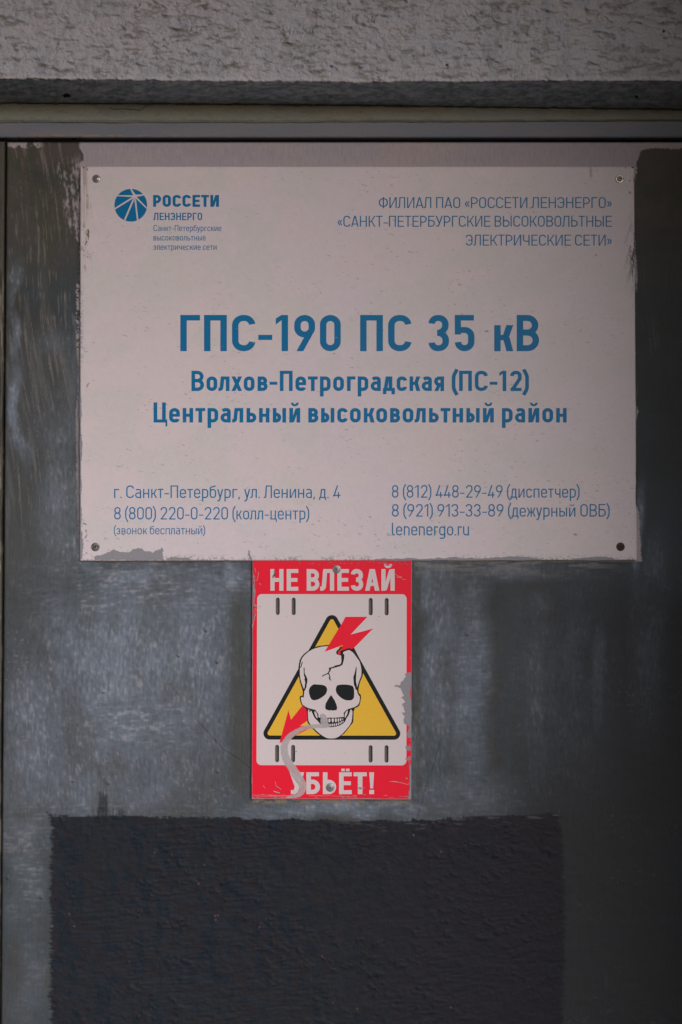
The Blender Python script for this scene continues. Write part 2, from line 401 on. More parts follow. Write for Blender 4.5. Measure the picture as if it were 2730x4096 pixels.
    C = mixc(C, (0.24, 0.225, 0.22), 0.6*us)
    # big dark rectangle brushed on at the bottom
    te = np.interp(x, [150, 185, 210, 500, 800, 1100, 1500, 1750, 2000, 2235, 2262], [3250, 3249, 3262, 3262, 3268, 3277, 3284, 3278, 3262, 3252, 3256])
    te = te+7*(fbm(x, y, 60, 30, 80, 3)-0.5)*2+2*(vnoise(x, y, 12, 40, 81)-0.5)*2
    dr = sstep(388, 404, x)*sstep(438, 422, x)*(88+34*(vnoise(x, x*0, 6, 6, 93)))+np.exp(-((x-462)/9)**2)*60*vnoise(x, x*0, 6, 6, 82)+sstep(360, 380, x)*sstep(520, 480, x)*55*np.clip(vnoise(x, x*0, 8, 8, 83)-0.5, 0, 1)*2
    le = np.interp(y, [3240, 3262, 3300, 3400, 4096], [185, 200, 208, 203, 205])+9*(fbm(x, y, 26, 20, 85, 3)-0.5)*2+16*(fbm(x, y, 60, 6, 86, 2)-0.5)*sstep(3500, 3900, y)+10*(fbm(x, y, 200, 160, 186, 2)-0.5)
    re = np.interp(y, [3240, 3350, 3450, 3700, 4096], [2238, 2248, 2258, 2262, 2252])+6*(fbm(x, y, 30, 60, 87, 3)-0.5)*2
    bh = (fbm(x, y, 46, 5, 91, 2)-0.5)*2; bv = (fbm(x, y, 6, 30, 92, 2)-0.5)*2
    rect = sstep(-3, 3, y-te+5*bv+6*bh)*sstep(-8, 9, x-le+13*bh+4*(vnoise(x, y, 5, 5, 94)-0.5))*sstep(-12, 12, re-x+14*bh+5*(vnoise(x, y, 5, 5, 95)-0.5))
    topd = 3168+46*(fbm(x, y*0, 7, 9, 97, 2)-0.5)*2
    drip = sstep(topd-8, topd+22, y)*sstep(390, 402, x+5*bv)*sstep(440, 426, x+5*bv)*(y < te+12)
    d2 = sstep(3215, 3262, y+60*(fbm(x, y, 6, 60, 98, 2)-0.5))*sstep(352, 375, x)*sstep(530, 470, x)*(y < te+12)
    rect = np.maximum(rect, np.clip(0.72*drip+0.55*d2*sstep(0.45, 0.6, fbm(x, y, 6, 70, 99, 2)), 0, 0.8))
    rc = cc(x, 0.0170, 0.0205, 0.0290)
    rc = mixc(rc, (0.0185, 0.0178, 0.0225), sstep(0.45, 0.6, fbm(x, y, 34, 16, 88, 3)))
    rc = mixc(rc, (0.010, 0.0165, 0.0255), 0.8*sstep(0.5, 0.7, fbm(x, y, 26, 60, 89, 3)))
    rc = mixc(rc, (0.0210, 0.0200, 0.0260), sstep(900, 2200, x)*0.9)
    rough = sstep(0.60, 0.72, fbm(x, y, 50, 9, 90, 3))*sstep(60, 10, y-te)*sstep(1300, 1450, x)
    rc = mixc(rc, (0.10, 0.10, 0.11), 0.6*rough)
    C = C*(1-rect[..., None])+rc*rect[..., None]
    # tiny specks of pink and white paint
    rg = random.Random(4)
    for (sx, sy, kind) in [(278, 3655, 1), (298, 3705, 0), (862, 3664, 1), (873, 3662, 1), (795, 3535, 1), (818, 3460, 1), (1040, 3707, 1), (1290, 3825, 1), (1805, 4030, 1), (1765, 3407, 0), (212, 3705, 0), (864, 3680, 0), (1655, 3340, 0), (1333, 4010, 1), (1430, 4035, 1), (620, 3410, 0)]:
        C = mixc(C, (0.20, 0.07, 0.08) if kind else (0.13, 0.13, 0.14), sstep(4.5, 1.5, np.hypot(x-sx, y-sy)))
    return C, rect, f, miss

def crackline(x, y, pts, w):
    m = np.zeros_like(x)
    for (x0, y0), (x1, y1) in zip(pts[:-1], pts[1:]):
        dx, dy = x1-x0, y1-y0; L2 = dx*dx+dy*dy
        t = np.clip(((x-x0)*dx+(y-y0)*dy)/L2, 0, 1)
        m = np.maximum(m, sstep(w, w*0.3, np.hypot(x-x0-t*dx, y-y0-t*dy)))
    return m

ST = 3.6
vs = np.arange(0, 1.00001, ST/3750)
hs = np.arange(0, 1.00001, ST/2990)
Vv, Hh = np.meshgrid(vs, hs, indexing='ij')
Y = 569.5+Vv*3750
X = gapR(Y)+Hh*(3010-gapR(Y))
C, rect, pale_mask, miss = door_paint(X, Y)
h = 0.00045*(fbm(X, Y, 46, 30, 101, 4)-0.5)*2
h = h+0.00018*(fbm(X+0.08*Y, Y, 8, 90, 102, 3)-0.5)*2*(1-rect)
h = h+0.00050*pale_mask*(fbm(X, Y, 14, 16, 103, 3)-0.5)*2
lumps = 0.6*fbm(X+0.1*Y+30*fbm(X, Y, 90, 90, 204), Y+0.12*X, 38, 22, 104, 4)+0.4*fbm(X, Y, 16, 11, 106, 2)
h = h+rect*(0.00015+0.0013*np.clip(lumps-0.5, -0.15, 1)+0.0050*np.clip(lumps-0.57, 0, 1)*sstep(0.42, 0.6, fbm(X, Y, 240, 160, 206)))
h = h+rect*0.0005*(fbm(X, Y+0.08*X, 60, 9, 105, 2)-0.5)*sstep(0.35, 0.65, fbm(X, Y, 300, 200, 205))*2
h = h+0.0002*(1-miss)
for cl, w in [([(790, 2885), (850, 2950), (890, 2995), (950, 3035), (1003, 3075)], 2.6), ([(1762, 2960), (1735, 3060), (1712, 3120), (1690, 3200), (1663, 3290), (1640, 3360)], 2.4),
              ([(305, 3645), (285, 3662), (262, 3690), (248, 3720)], 4.5), ([(300, 3632), (330, 3620)], 6), ([(268, 3966), (285, 3945), (310, 3940)], 4)]:
    m = crackline(X, Y, cl, w); h = h-0.0006*m; C = mixc(C, (0.02, 0.02, 0.022), (0.75 if w > 3 else 0.45)*m)
for (sx, sy) in [(825, 2520), (868, 2645), (715, 2620), (415, 2765), (290, 3122), (870, 3085), (434, 3130), (990, 3490), (735, 3535), (30, 3510), (165, 3590), (849, 3825), (512, 3849), (2098, 3660), (2210, 3675), (2250, 3642), (1870, 2535)]:
    dd = np.hypot((X-sx)*0.8, Y-sy); h = h+0.0012*sstep(9, 2, dd); C = mixc(C, (0.03, 0.03, 0.032), 0.8*sstep(5, 2, np.hypot((X-sx)*0.6, (Y-sy-7)*1.3)))  # raised paint blobs, with shade painted below each one
# rounded folded edges
RR = 7.0
for dist in (Y-569.5, X-gapR(Y)):
    d = np.clip(dist/RR, 0, 1); h = h-0.003*(1-np.sqrt(1-(1-d)**2))
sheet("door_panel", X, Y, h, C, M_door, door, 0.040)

# neighbouring leaf left of the gap
leaf2 = empty("door_leaf", (0, 0, 0), "dark weathered edge of the neighbouring door leaf, left of the narrow vertical gap", "door leaf")
vv = np.linspace(0, 1, 900); hh = np.concatenate([np.linspace(0, .9, 30), np.linspace(.91, 1, 14)])
Vv, Hh = np.meshgrid(vv, hh, indexing='ij')
Y = 567+Vv*3750; X = -330+Hh*(gapL(Y)+330)
d = np.clip((gapL(Y)-X)/11, 0, 1); Z = -0.0008-0.003*(1-np.sqrt(1-(1-d)**2))+0.0004*(fbm(X, Y, 10, 40, 110)-0.5)
C = cc(X, 0.085, 0.080, 0.068); C = mixc(C, (0.24, 0.21, 0.17), 0.7*sstep(0.55, 0.7, fbm(X, Y, 5, 70, 111, 3))*sstep(1000, 1150, Y))
C = mixc(C, (0.05, 0.048, 0.042), sstep(0.5, 0.7, fbm(X, Y, 20, 200, 112)))
sheet("leaf_panel", X, Y, Z, C, M_door, leaf2, 0.040)

# ================================================================== flat printed shapes
class Print:
    """collects flat polygons given in photo pixels, lying prot metres proud of the door"""
    def __init__(self, jit=False): self.V = []; self.F = []; self.k = 0; self.jit = jit
    def poly(self, pts, prot, holes=()):
        self.k += 1
        if self.jit: prot = prot+(self.k % 13)*0.000009
        loops = [list(pts)]+[list(h) for h in holes]
        flat = [p for l in loops for p in l]
        tri = tessellate_polygon([[Vector((p[0], -p[1], 0)) for p in l] for l in loops])
        b = len(self.V)
        W = U([p[0] for p in flat], [p[1] for p in flat], prot)
        self.V += [tuple(w) for w in W]
        for t in tri:
            a, c_, d = [flat[i] for i in t]
            cr = (c_[0]-a[0])*(-d[1]+a[1])-(-c_[1]+a[1])*(d[0]-a[0])
            self.F.append(tuple(b+i for i in (t if cr > 0 else t[::-1])))
    def build(self, name, mat, parent, label=None):
        me = bpy.data.meshes.new(name); me.from_pydata(self.V, [], self.F); me.update()
        o = link(name, me, mat, parent)
        if label: o['label'] = label
        return o
    def stuff(self, name, mat, parent, label=None):
        o = self.build(name, mat, parent, label); o['kind'] = 'stuff'; return o

def fillet(path, closed=False, seg=7):
    """path of (x,y[,r]) -> polyline with rounded corners"""
    n = len(path); out = []
    for i, p in enumerate(path):
        r = p[2] if len(p) > 2 else 0
        if r <= 0 or (not closed and i in (0, n-1)):
            out.append((p[0], p[1])); continue
        a = np.array(path[i-1][:2], float); b = np.array(p[:2], float); c = np.array(path[(i+1) % n][:2], float)
        u = a-b; v = c-b; lu = np.hypot(*u); lv = np.hypot(*v); u /= lu; v /= lv
        ang = math.acos(max(-1, min(1, float(u@v))))
        if ang > math.pi-1e-3: out.append(tuple(b)); continue
        t = min(r/math.tan(ang/2), lu*0.5+1e-9 if (closed or i > 1) and (len(path[i-1]) > 2) else lu, lv*0.5+1e-9 if len(path[(i+1) % n]) > 2 else lv)
        rr = t*math.tan(ang/2)
        bis = (u+v)/np.hypot(*(u+v)); cen = b+bis*rr/math.sin(ang/2)
        p0 = b+u*t-cen; p1 = b+v*t-cen
        a0 = math.atan2(p0[1], p0[0]); a1 = math.atan2(p1[1], p1[0])
        da = (a1-a0+math.pi) % (2*math.pi)-math.pi
        for k in range(seg+1):
            th = a0+da*k/seg; out.append((cen[0]+rr*math.cos(th), cen[1]+rr*math.sin(th)))
    res = [out[0]]
    for q in out[1:]:
        if math.hypot(q[0]-res[-1][0], q[1]-res[-1][1]) > 1e-6: res.append(q)
    if closed and math.hypot(res[0][0]-res[-1][0], res[0][1]-res[-1][1]) < 1e-6: res.pop()
    return res

def stroke(pts, w, closed=False):
    """mitred strip round a centre line -> list of quads"""
    P = np.array(pts, float); n = len(P); L = []; Rr = []
    for i in range(n):
        if closed or 0 < i < n-1:
            a = P[i]-P[i-1]; b = P[(i+1) % n]-P[i]
        elif i == 0: a = b = P[1]-P[0]
        else: a = b = P[-1]-P[-2]
        a = a/np.hypot(*a); b = b/np.hypot(*b)
        na = np.array((-a[1], a[0])); nb = np.array((-b[1], b[0]))
        m = na+nb; m = m/max(np.hypot(*m), 1e-6); k = 1/max(float(m@na), 0.35)
        L.append(P[i]+m*k*w/2); Rr.append(P[i]-m*k*w/2)
    q = []
    for i in range(n if closed else n-1):
        j = (i+1) % n
        q.append([tuple(Rr[i]), tuple(Rr[j]), tuple(L[j]), tuple(L[i])])
    return q

# ---- narrow technical letterforms: every glyph is drawn for outer width W, height h, stroke w (cap height 1)
XH = 0.72
def glyph(ch, w, heavy=False):
    """-> (advance width, list of polygons)"""
    out = []
    def st(path, closed=False, ww=None): out.append(stroke(fillet(path, closed), ww or w, closed))
    def rect(x0, y0, x1, y1): out.append([[(x0, y0), (x1, y0), (x1, y1), (x0, y1)]])
    hw = w*1.06
    def diag(x0, y0, x1, y1, k=None):
        k = k or hw
        out.append([[(x0-k/2, y0), (x0+k/2, y0), (x1+k/2, y1), (x1-k/2, y1)]])
    low = ch in 'авгджзийклнопрстухцчыьябеnreugo'
    up = ch.upper() if ch in 'вгклнптьызий' else ch
    h = XH if low else 1.0
    W = {'Г': .50, 'П': .58, 'С': .585, 'О': .57, 'Н': .59, 'Т': .54, 'Е': .52, 'Ё': .52, 'Э': .565, 'И': .60, 'Й': .60, 'Л': .60, 'А': .64, 'К': .58, 'Р': .555, 'В': .57, 'Б': .56,
         'Ь': .545, 'Ы': .74, 'Ф': .72, 'У': .60, 'Ч': .55, 'Ц': .62, 'З': .55, 'М': .7,
         '0': .53, '1': .31, '2': .52, '3': .52, '4': .56, '5': .50, '8': .53, '9': .53}
    WL = {'а': .46, 'б': .49, 'в': .45, 'г': .38, 'д': .54, 'е': .48, 'ж': .68, 'з': .43, 'и': .49, 'й': .49, 'к': .45, 'л': .47, 'н': .47, 'о': .485, 'п': .47, 'р': .48, 'с': .46,
          'т': .44, 'у': .47, 'х': .48, 'ц': .50, 'ч': .44, 'ы': .60, 'ь': .44, 'я': .45, 'э': .45, 'n': .46, 'e': .48, 'r': .32, 'u': .46, 'g': .48, 'o': .485}
    x = WL.get(ch) or W.get(up, .5)
    if w > .15: x += (w-.15)*.45
    if ch == 'э': h = XH; up = 'Э'
    c0, c1, b, t = w/2, x-w/2, w/2, h-w/2
    R = (c1-c0)/2
    if heavy: R = R*0.92
    m = h*0.5
    lsb = rsb = .075
    if up == 'Г': rect(0, 0, w, h); rect(w, h-w*.92, x, h); rsb = .03
    elif up == 'П': rect(0, 0, w, h); rect(x-w, 0, x, h); rect(w, h-w*.92, x-w, h)
    elif up == 'Н': rect(0, 0, w, h); rect(x-w, 0, x, h); rect(w, m-w*.45, x-w, m+w*.45)
    elif up == 'Т': rect(0, h-w*.92, x, h); rect(x/2-w/2, 0, x/2+w/2, h-w*.92); lsb = rsb = .03
    elif up in ('Е', 'Ё') and ch not in 'е':
        rect(0, 0, w, h); rect(w, h-w*.92, x, h); rect(w, 0, x, w*.92); rect(w, m-w*.45, x*.93, m+w*.45); rsb = .05
        if up == 'Ё': rect(x*.18, h+.05, x*.18+w*.75, h+.05+w*.6); rect(x*.82-w*.75, h+.05, x*.82, h+.05+w*.6)
    elif ch in 'еe':
        st([(c1, m-w*.42), (c1, t, R), (c0, t, R), (c0, b, R), (c1-.02, b, R*.85), (c1-.005, h*.24)]); rect(w*.9, m-w*.42, c1-w*.4, m+w*.42); lsb = rsb = .055
    elif ch in 'ОоoO0':
        st([(c0, b, R), (c1, b, R), (c1, t, R), (c0, t, R)], True); lsb = rsb = .065
    elif ch in 'СсCc':
        q = t-R*.82; st([(c1+.01, q), (c1-.02, t, R*.95), (c0, t, R), (c0, b, R), (c1-.02, b, R*.95), (c1+.01, h-q)]); lsb = .06; rsb = .045
    elif up == 'Э':
        q = t-R*.85; st([(c0-.005, q), (c0, t, R), (c1, t, R), (c1, b, R), (c0, b, R), (c0-.005, h-q)]); rect(x*.34, m-w*.45, c1, m+w*.45); lsb = .045
    elif up in 'ИЙ':
        rect(0, 0, w, h); rect(x-w, 0, x, h); diag(w*.86, w*.12, x-w*.86, h-w*.12, w*.86)
        if up == 'Й':
            y0 = h+.30*(.9 if low else .8); s = .125 if not heavy else .13
            if heavy: y0 = h+.235
            st([(x/2-s, y0), (x/2-s, y0-.13, .12), (x/2+s, y0-.13, .12), (x/2+s, y0)], ww=w*.62)
    elif up == 'Л':
        r_ = x*.30; rf = max(.09*h, w*.58); st([(-.03, b), (r_*.62+w*.1, b, rf), (r_*.85+w*.2, t)]); rect(r_*.85-w*.25, h-w*.92, x-w, h); rect(x-w, 0, x, h); lsb = .02
    elif ch == 'А':
        diag(hw/2, 0, x/2-w*.10, h); diag(x-hw/2, 0, x/2+w*.10, h); rect(x*.25, .20+w*.1, x*.75, .20+w*.95); lsb = rsb = .02
    elif up == 'К':
        x += max(0, w-.1)*.5; rect(0, 0, w, h); diag(w+.03*h+hw*.45, h*.42, x-hw/2, h); diag(w+.10*h+hw*.40, h*.53, x-hw/2, 0); rect(w, h*.42, w+.12*h, h*.42+w*.88); rsb = .015
    elif ch == 'Р':
        mm = h*.41; r = (t-mm)/2; rect(0, 0, w, h); st([(w*.9, t), (c1, t, r), (c1, mm, r), (w*.9, mm)]); rsb = .045
    elif ch == 'р':
        rect(0, -.27, w, h); st([(w*.5, t), (c1, t, R), (c1, b, R), (w*.5, b)]); rsb = .055
    elif up == 'В':
        mm = h*.515; r = (t-mm)/2; rect(0, 0, w, h)
        st([(w*.9, t), (c1-.02, t, r), (c1-.02, mm, r), (w*.9, mm)]); r = (mm-b)/2; st([(w*.9, mm), (c1, mm, r), (c1, b, r), (w*.9, b)]); rsb = .05
    elif ch == 'Б':
        mm = h*.57; r = (mm-b)/2*.95; rect(0, 0, w, h); rect(w, h-w*.92, x*.93, h); st([(w*.9, mm), (c1, mm, r), (c1, b, r), (w*.9, b)]); rsb = .05
    elif up == 'Ь':
        mm = h*.56; r = (mm-b)/2*.97; rect(0, 0, w, h); st([(w*.9, mm), (c1, mm, r), (c1, b, r), (w*.9, b)]); rsb = .05
    elif up == 'Ы':
        k = x-w*1.0-.055-(.02 if not low else 0); mm = h*.56; r = (mm-b)/2*.97; rect(0, 0, w, h); st([(w*.9, mm), (k-w/2, mm, r), (k-w/2, b, r), (w*.9, b)]); rect(x-w, 0, x, h)
    elif ch == 'Ф':
        rect(x/2-w/2, -.01, x/2+w/2, 1.01); R = .26; st([(c0, .17, R), (c1, .17, R), (c1, .85, R), (c0, .85, R)], True); lsb = rsb = .05
    elif ch == 'У':
        diag(hw/2, h, x/2+.02, .30, hw*1.02); diag(x-hw/2, h, x*.40, w*.5, hw*1.0)
        st([(x*.08, b*.95), (x*.30, b*.95, .06), (x*.45, .16)], ww=w*.95); lsb = rsb = .015
    elif ch == 'у':
        diag(hw/2, h, x/2+.01, .0, hw); diag(x-hw/2, h, x*.40, -.16, hw); st([(x*.05, -.27+w/2), (x*.30, -.27+w/2, .06), (x*.43, -.13)], ww=w*.95); lsb = rsb = .02
    elif up == 'Ч' or ch == 'ч':
        rect(x-w, 0, x, h); mm = h*.40; st([(c0, h), (c0, mm, .14*h+.02), (c1, mm)])
    elif up == 'Ц' or ch == 'ц':
        k = x-.07; rect(0, 0, w, h); rect(k-w, 0, k, h); rect(w, 0, k-w, w*.92); rect(k-w*.08, -.19*(1 if ch == 'ц' else 1), x, w*.92); rsb = .03
    elif up == 'З' or ch == '3':
        q = t-R*.85; r = (t-m)/2; st([(c0-.0, q), (c0, t, R), (c1-.01, t, r), (c1-.01, m+.005, r), (x*.42, m+.005)]); r = (m-b)/2
        st([(x*.42, m+.005), (c1, m+.005, r), (c1, b, r), (c0, b, R), (c0, h-q)]); lsb = .045
    elif ch == '1': rect(x-w, 0, x, h); out.append([[(0, h*.73), (x-w, h*.73+(x-w)*.85), (x-w, h), (x-w*1.0, h), (0, h*.73+w*1.05)]]); lsb = .05; rsb = .10
    elif ch == '2': st([(c0, h-.26), (c0, t, R), (c1, t, R), (c1, h*.60, .12), (c0+w*.15, b*.9), ]); rect(c0-w*.4, 0, x, w*.92)
    elif ch == '4': diag(x*.60, h, hw*.55, w*1.3); rect(0, h*.17, x, h*.17+w*.92); rect(x*.64, 0, x*.64+w, h*.46); lsb = rsb = .045
    elif ch == '5': rect(0, h*.46, w*.95, h); rect(w*.95, h-w*.92, x*.97, h); r = (h*.585-b)/2; st([(w*.3, h*.585), (c1, h*.585, R), (c1, b, R), (c0, b, R), (c0-.0, h*.25)])
    elif ch == '8':
        mm = h*.515; st([(c0+.02, mm, R*.95), (c1-.02, mm, R*.95), (c1-.02, t, R*.95), (c0+.02, t, R*.95)], True); st([(c0, b, R), (c1, b, R), (c1, mm, R), (c0, mm, R)], True); lsb = rsb = .06
    elif ch == '9':
        mm = h*.46; st([(c0, mm, R), (c1, mm, R), (c1, t, R), (c0, t, R)], True); diag(x*.27, 0, x-w*.62, h*.56, hw); lsb = rsb = .06
    elif ch == 'а':
        mm = h*.56; r = (mm-b)/2; st([(c0+.015, h-w*.85), (c0+.10, t, .10), (c1, t, R*.9), (c1, 0)]); st([(c1, mm), (c0, mm, r), (c0, b, r), (c1, b)], ww=w*.95); lsb = .05
    elif ch == 'б':
        st([(c0, b, R), (c1, b, R), (c1, t, R), (c0, t, R)], True); st([(c0, h*.5), (c0, .86, .13), (x*.55, .90, .1), (x*.93, .97)]); lsb = rsb = .055
    elif ch == 'д':
        rect(0, 0, x, w*.92); rect(0, -.16, w*.92, 0); rect(x-w*.92, -.16, x, 0); diag(x*.20+w*.1, w*.9, x*.30+w*.2, h-w*.5, w); rect(x*.30-w*.25, h-w*.92, x-w*.8, h); rect(x-w*1.7, w*.9, x-w*.7, h); lsb = rsb = .025
    elif ch == 'ж':
        rect(x/2-w/2, 0, x/2+w/2, h)
        for s in (0, 1):
            f = (lambda v: x-v) if s else (lambda v: v)
            diag(f(hw/2), h, f(x*.36), h*.42); diag(f(hw/2), 0, f(x*.34), h*.58)
        rect(x*.36, m-w*.35, x*.64, m+w*.35); lsb = rsb = .015
    elif ch == 'х': diag(hw/2, h, x-hw/2, 0); diag(x-hw/2, h, hw/2, 0); lsb = rsb = .015
    elif ch == 'я':
        mm = h*.44; r = (t-mm)/2; rect(x-w, 0, x, h); st([(x-w*.9, t), (c0, t, r), (c0, mm, r), (x-w*.9, mm)]); diag(hw*.55, 0, x*.50, h*.42); lsb = .03
    elif ch == 'n': rect(0, 0, w, h); st([(w*.5, t), (c1, t, R), (c1, 0)])
    elif ch == 'r': rect(0, 0, w, h); st([(w*.5, t-.01), (x*.75, t, .1), (x+.01, t-.03)]); rsb = .03
    elif ch == 'u': rect(x-w, 0, x, h); st([(c0, h), (c0, b, R), (c1, b)])
    elif ch == 'g': st([(c0, b, R), (c1, b, R), (c1, t, R), (c0, t, R)], True); st([(c1, h), (c1, -.27+w/2, R), (c0+.03, -.27+w/2, .1), (c0, -.19)]); lsb = .055
    elif ch == 'l': x = .24; st([(c0, 1.0), (c0, b, .10), (x, b)]); rsb = .04
    elif ch == '-': x = .36; rect(0, .31, x, .31+w*.85); lsb = rsb = .04
    elif ch == '(': x = .20+w*.3; st([(x, 1.07), (w*.55, .75, .5), (w*.55, .12, .5), (x, -.20)]); lsb = .05; rsb = .02
    elif ch == ')': x = .20+w*.3; st([(0, 1.07), (x-w*.55, .75, .5), (x-w*.55, .12, .5), (0, -.20)]); rsb = .05; lsb = .02
    elif ch == '«':
        x = .34; k = w*.9
        for o in (0, .17): st([(o+.16, .62), (o+.03, .38), (o+.16, .14)], ww=k)
    elif ch == '»':
        x = .34; k = w*.9
        for o in (0, .17): st([(o+.01, .62), (o+.14, .38), (o+.01, .14)], ww=k)
    elif ch == '.': x = w*1.05; rect(0, 0, x, w*1.05); lsb = rsb = .06
    elif ch == ',': x = w*1.05; out.append([[(0, w*1.05), (-w*.2, -.13), (w*.5, -.13), (x, w*.4), (x, w*1.05)]]); lsb = rsb = .06
    elif ch == '!': x = w*1.05; rect(0, 0, x, w*1.1*.9); out.append([[(w*.22, w*1.35), (w*.83, w*1.35), (x, 1), (0, 1)]]); lsb = rsb = .08
    return lsb, x, rsb, out

def text_line(s, x0, x1, ytop, ybase, w, prot, mat, parent, label, spw=.24, heavy=False, hs=None, skew=0.0, words=False):
    """one printed line: cap height and both ends measured in the photograph"""
    cap = ybase-ytop
    g = []; tot = 0; ng = 0
    for i, ch in enumerate(s):
        if ch == ' ': g.append((None, spw)); tot += spw; continue
        l, xw, r, o = glyph(ch, w, heavy)
        if i == 0: l = 0
        if i == len(s)-1: r = 0
        g.append((o, l, xw, r)); tot += l+xw+r
    if hs is None: hs = (x1-x0)/(tot*cap); track = 0
    else: track = ((x1-x0)/cap-tot*hs)/(len(s)-1)
    P = Print(); pen = x0/cap
    for k in g:
        if k[0] is None:
            pen += k[1]*hs+track
            if words: P.build("lettering", mat, parent); P = Print()
            continue
        o, l, xw, r = k
        pen += l*hs
        for si, polys in enumerate(o):
            for q in polys:
                pts = [((pen+p[0]*hs)*cap, ybase-p[1]*cap+skew*((pen+p[0]*hs)*cap-x0)) for p in q]
                P.poly(pts, prot+si*0.000012)
        pen += (xw+r)*hs+track
    return P.build("lettering", mat, parent, label)

def ragged(pts, amp, depth=4, seed=1):
    rg = random.Random(seed); pts = list(pts)
    for d in range(depth):
        new = []
        n = len(pts)
        for i in range(n):
            a = pts[i]; b = pts[(i+1) % n]
            L = math.hypot(b[0]-a[0], b[1]-a[1])
            new.append(a)
            if L > 2.5:
                o = (rg.random()-0.5)*2*min(amp, L*0.28)
                new.append(((a[0]+b[0])/2-(b[1]-a[1])/L*o, (a[1]+b[1])/2+(b[0]-a[0])/L*o))
        pts = new; amp *= 0.6
    return pts

def smooth(pts, k=4):
    n = len(pts); out = []
    for i in range(n):
        p0, p1, p2, p3 = [np.array(pts[(i+j-1) % n], float) for j in range(4)]
        for s in range(k):
            t = s/k
            out.append(tuple(0.5*((2*p1)+(-p0+p2)*t+(2*p0-5*p1+4*p2-p3)*t*t+(-p0+3*p1-3*p2+p3)*t**3)))
    return out

def circle(cx, cy, r, n=48): return [(cx+r*math.cos(2*math.pi*k/n), cy+r*math.sin(2*math.pi*k/n)) for k in range(n)]

def round_poly(centres, r, seg=14):
    """hull of equal circles at the given convex centres (clockwise on screen)"""
    out = []; n = len(centres)
    for i in range(n):
        a, b, c = centres[i-1], centres[i], centres[(i+1) % n]
        def nrm(p, q):
            dx, dy = q[0]-p[0], q[1]-p[1]; L = math.hypot(dx, dy); return (dy/L, -dx/L)
        n0 = nrm(a, b); n1 = nrm(b, c)
        a0 = math.atan2(n0[1], n0[0]); a1 = math.atan2(n1[1], n1[0])
        da = (a1-a0) % (2*math.pi)
        for k in range(seg+1):
            th = a0+da*k/seg; out.append((b[0]+r*math.cos(th), b[1]+r*math.sin(th)))
    return out

# ---- screws: domed head with a real cross recess
def steel_mat(name, rgb, rust, metal=0.9):
    m, t, b = new_mat(name)
    tc = t.nodes.new("ShaderNodeTexCoord")
    n = t.nodes.new("ShaderNodeTexNoise"); n.inputs['Scale'].default_value = 420; n.inputs['Detail'].default_value = 5
    t.links.new(tc.outputs['Object'], n.inputs['Vector'])
    cr = t.nodes.new("ShaderNodeValToRGB")
    cr.color_ramp.elements[0].position = 0.48-0.25*rust; cr.color_ramp.elements[0].color = (*rgb, 1)
    cr.color_ramp.elements[1].position = 0.70-0.2*rust; cr.color_ramp.elements[1].color = ((0.06, 0.032, 0.02, 1) if rust > .3 else (rgb[0]*.6, rgb[1]*.58, rgb[2]*.55, 1))
    t.links.new(n.outputs[0], cr.inputs[0]); t.links.new(cr.outputs[0], b.inputs['Base Color'])
    b.inputs['Metallic'].default_value = metal
    b.inputs['Roughness'].default_value = 0.34+0.3*rust
    bp = t.nodes.new("ShaderNodeBump"); bp.inputs['Strength'].default_value = 0.3+rust; bp.inputs['Distance'].default_value = 0.0003
    t.links.new(n.outputs[0], bp.inputs['Height']); t.links.new(bp.outputs[0], b.inputs['Normal'])
    return m
STEEL = steel_mat("bright_zinc", (0.42, 0.39, 0.36), 0.0)
DULL = steel_mat("dull_zinc", (0.36, 0.36, 0.38), 0.1, 0.6)
RUST1 = steel_mat("part_rusted_zinc", (0.30, 0.30, 0.33), 0.45, 0.5)
RUST2 = steel_mat("rusted_steel", (0.07, 0.055, 0.05), 0.9, 0.3)
CROSS = flat_mat("cross_recess_fill", (0.03, 0.03, 0.028), 0.6, 0.3)

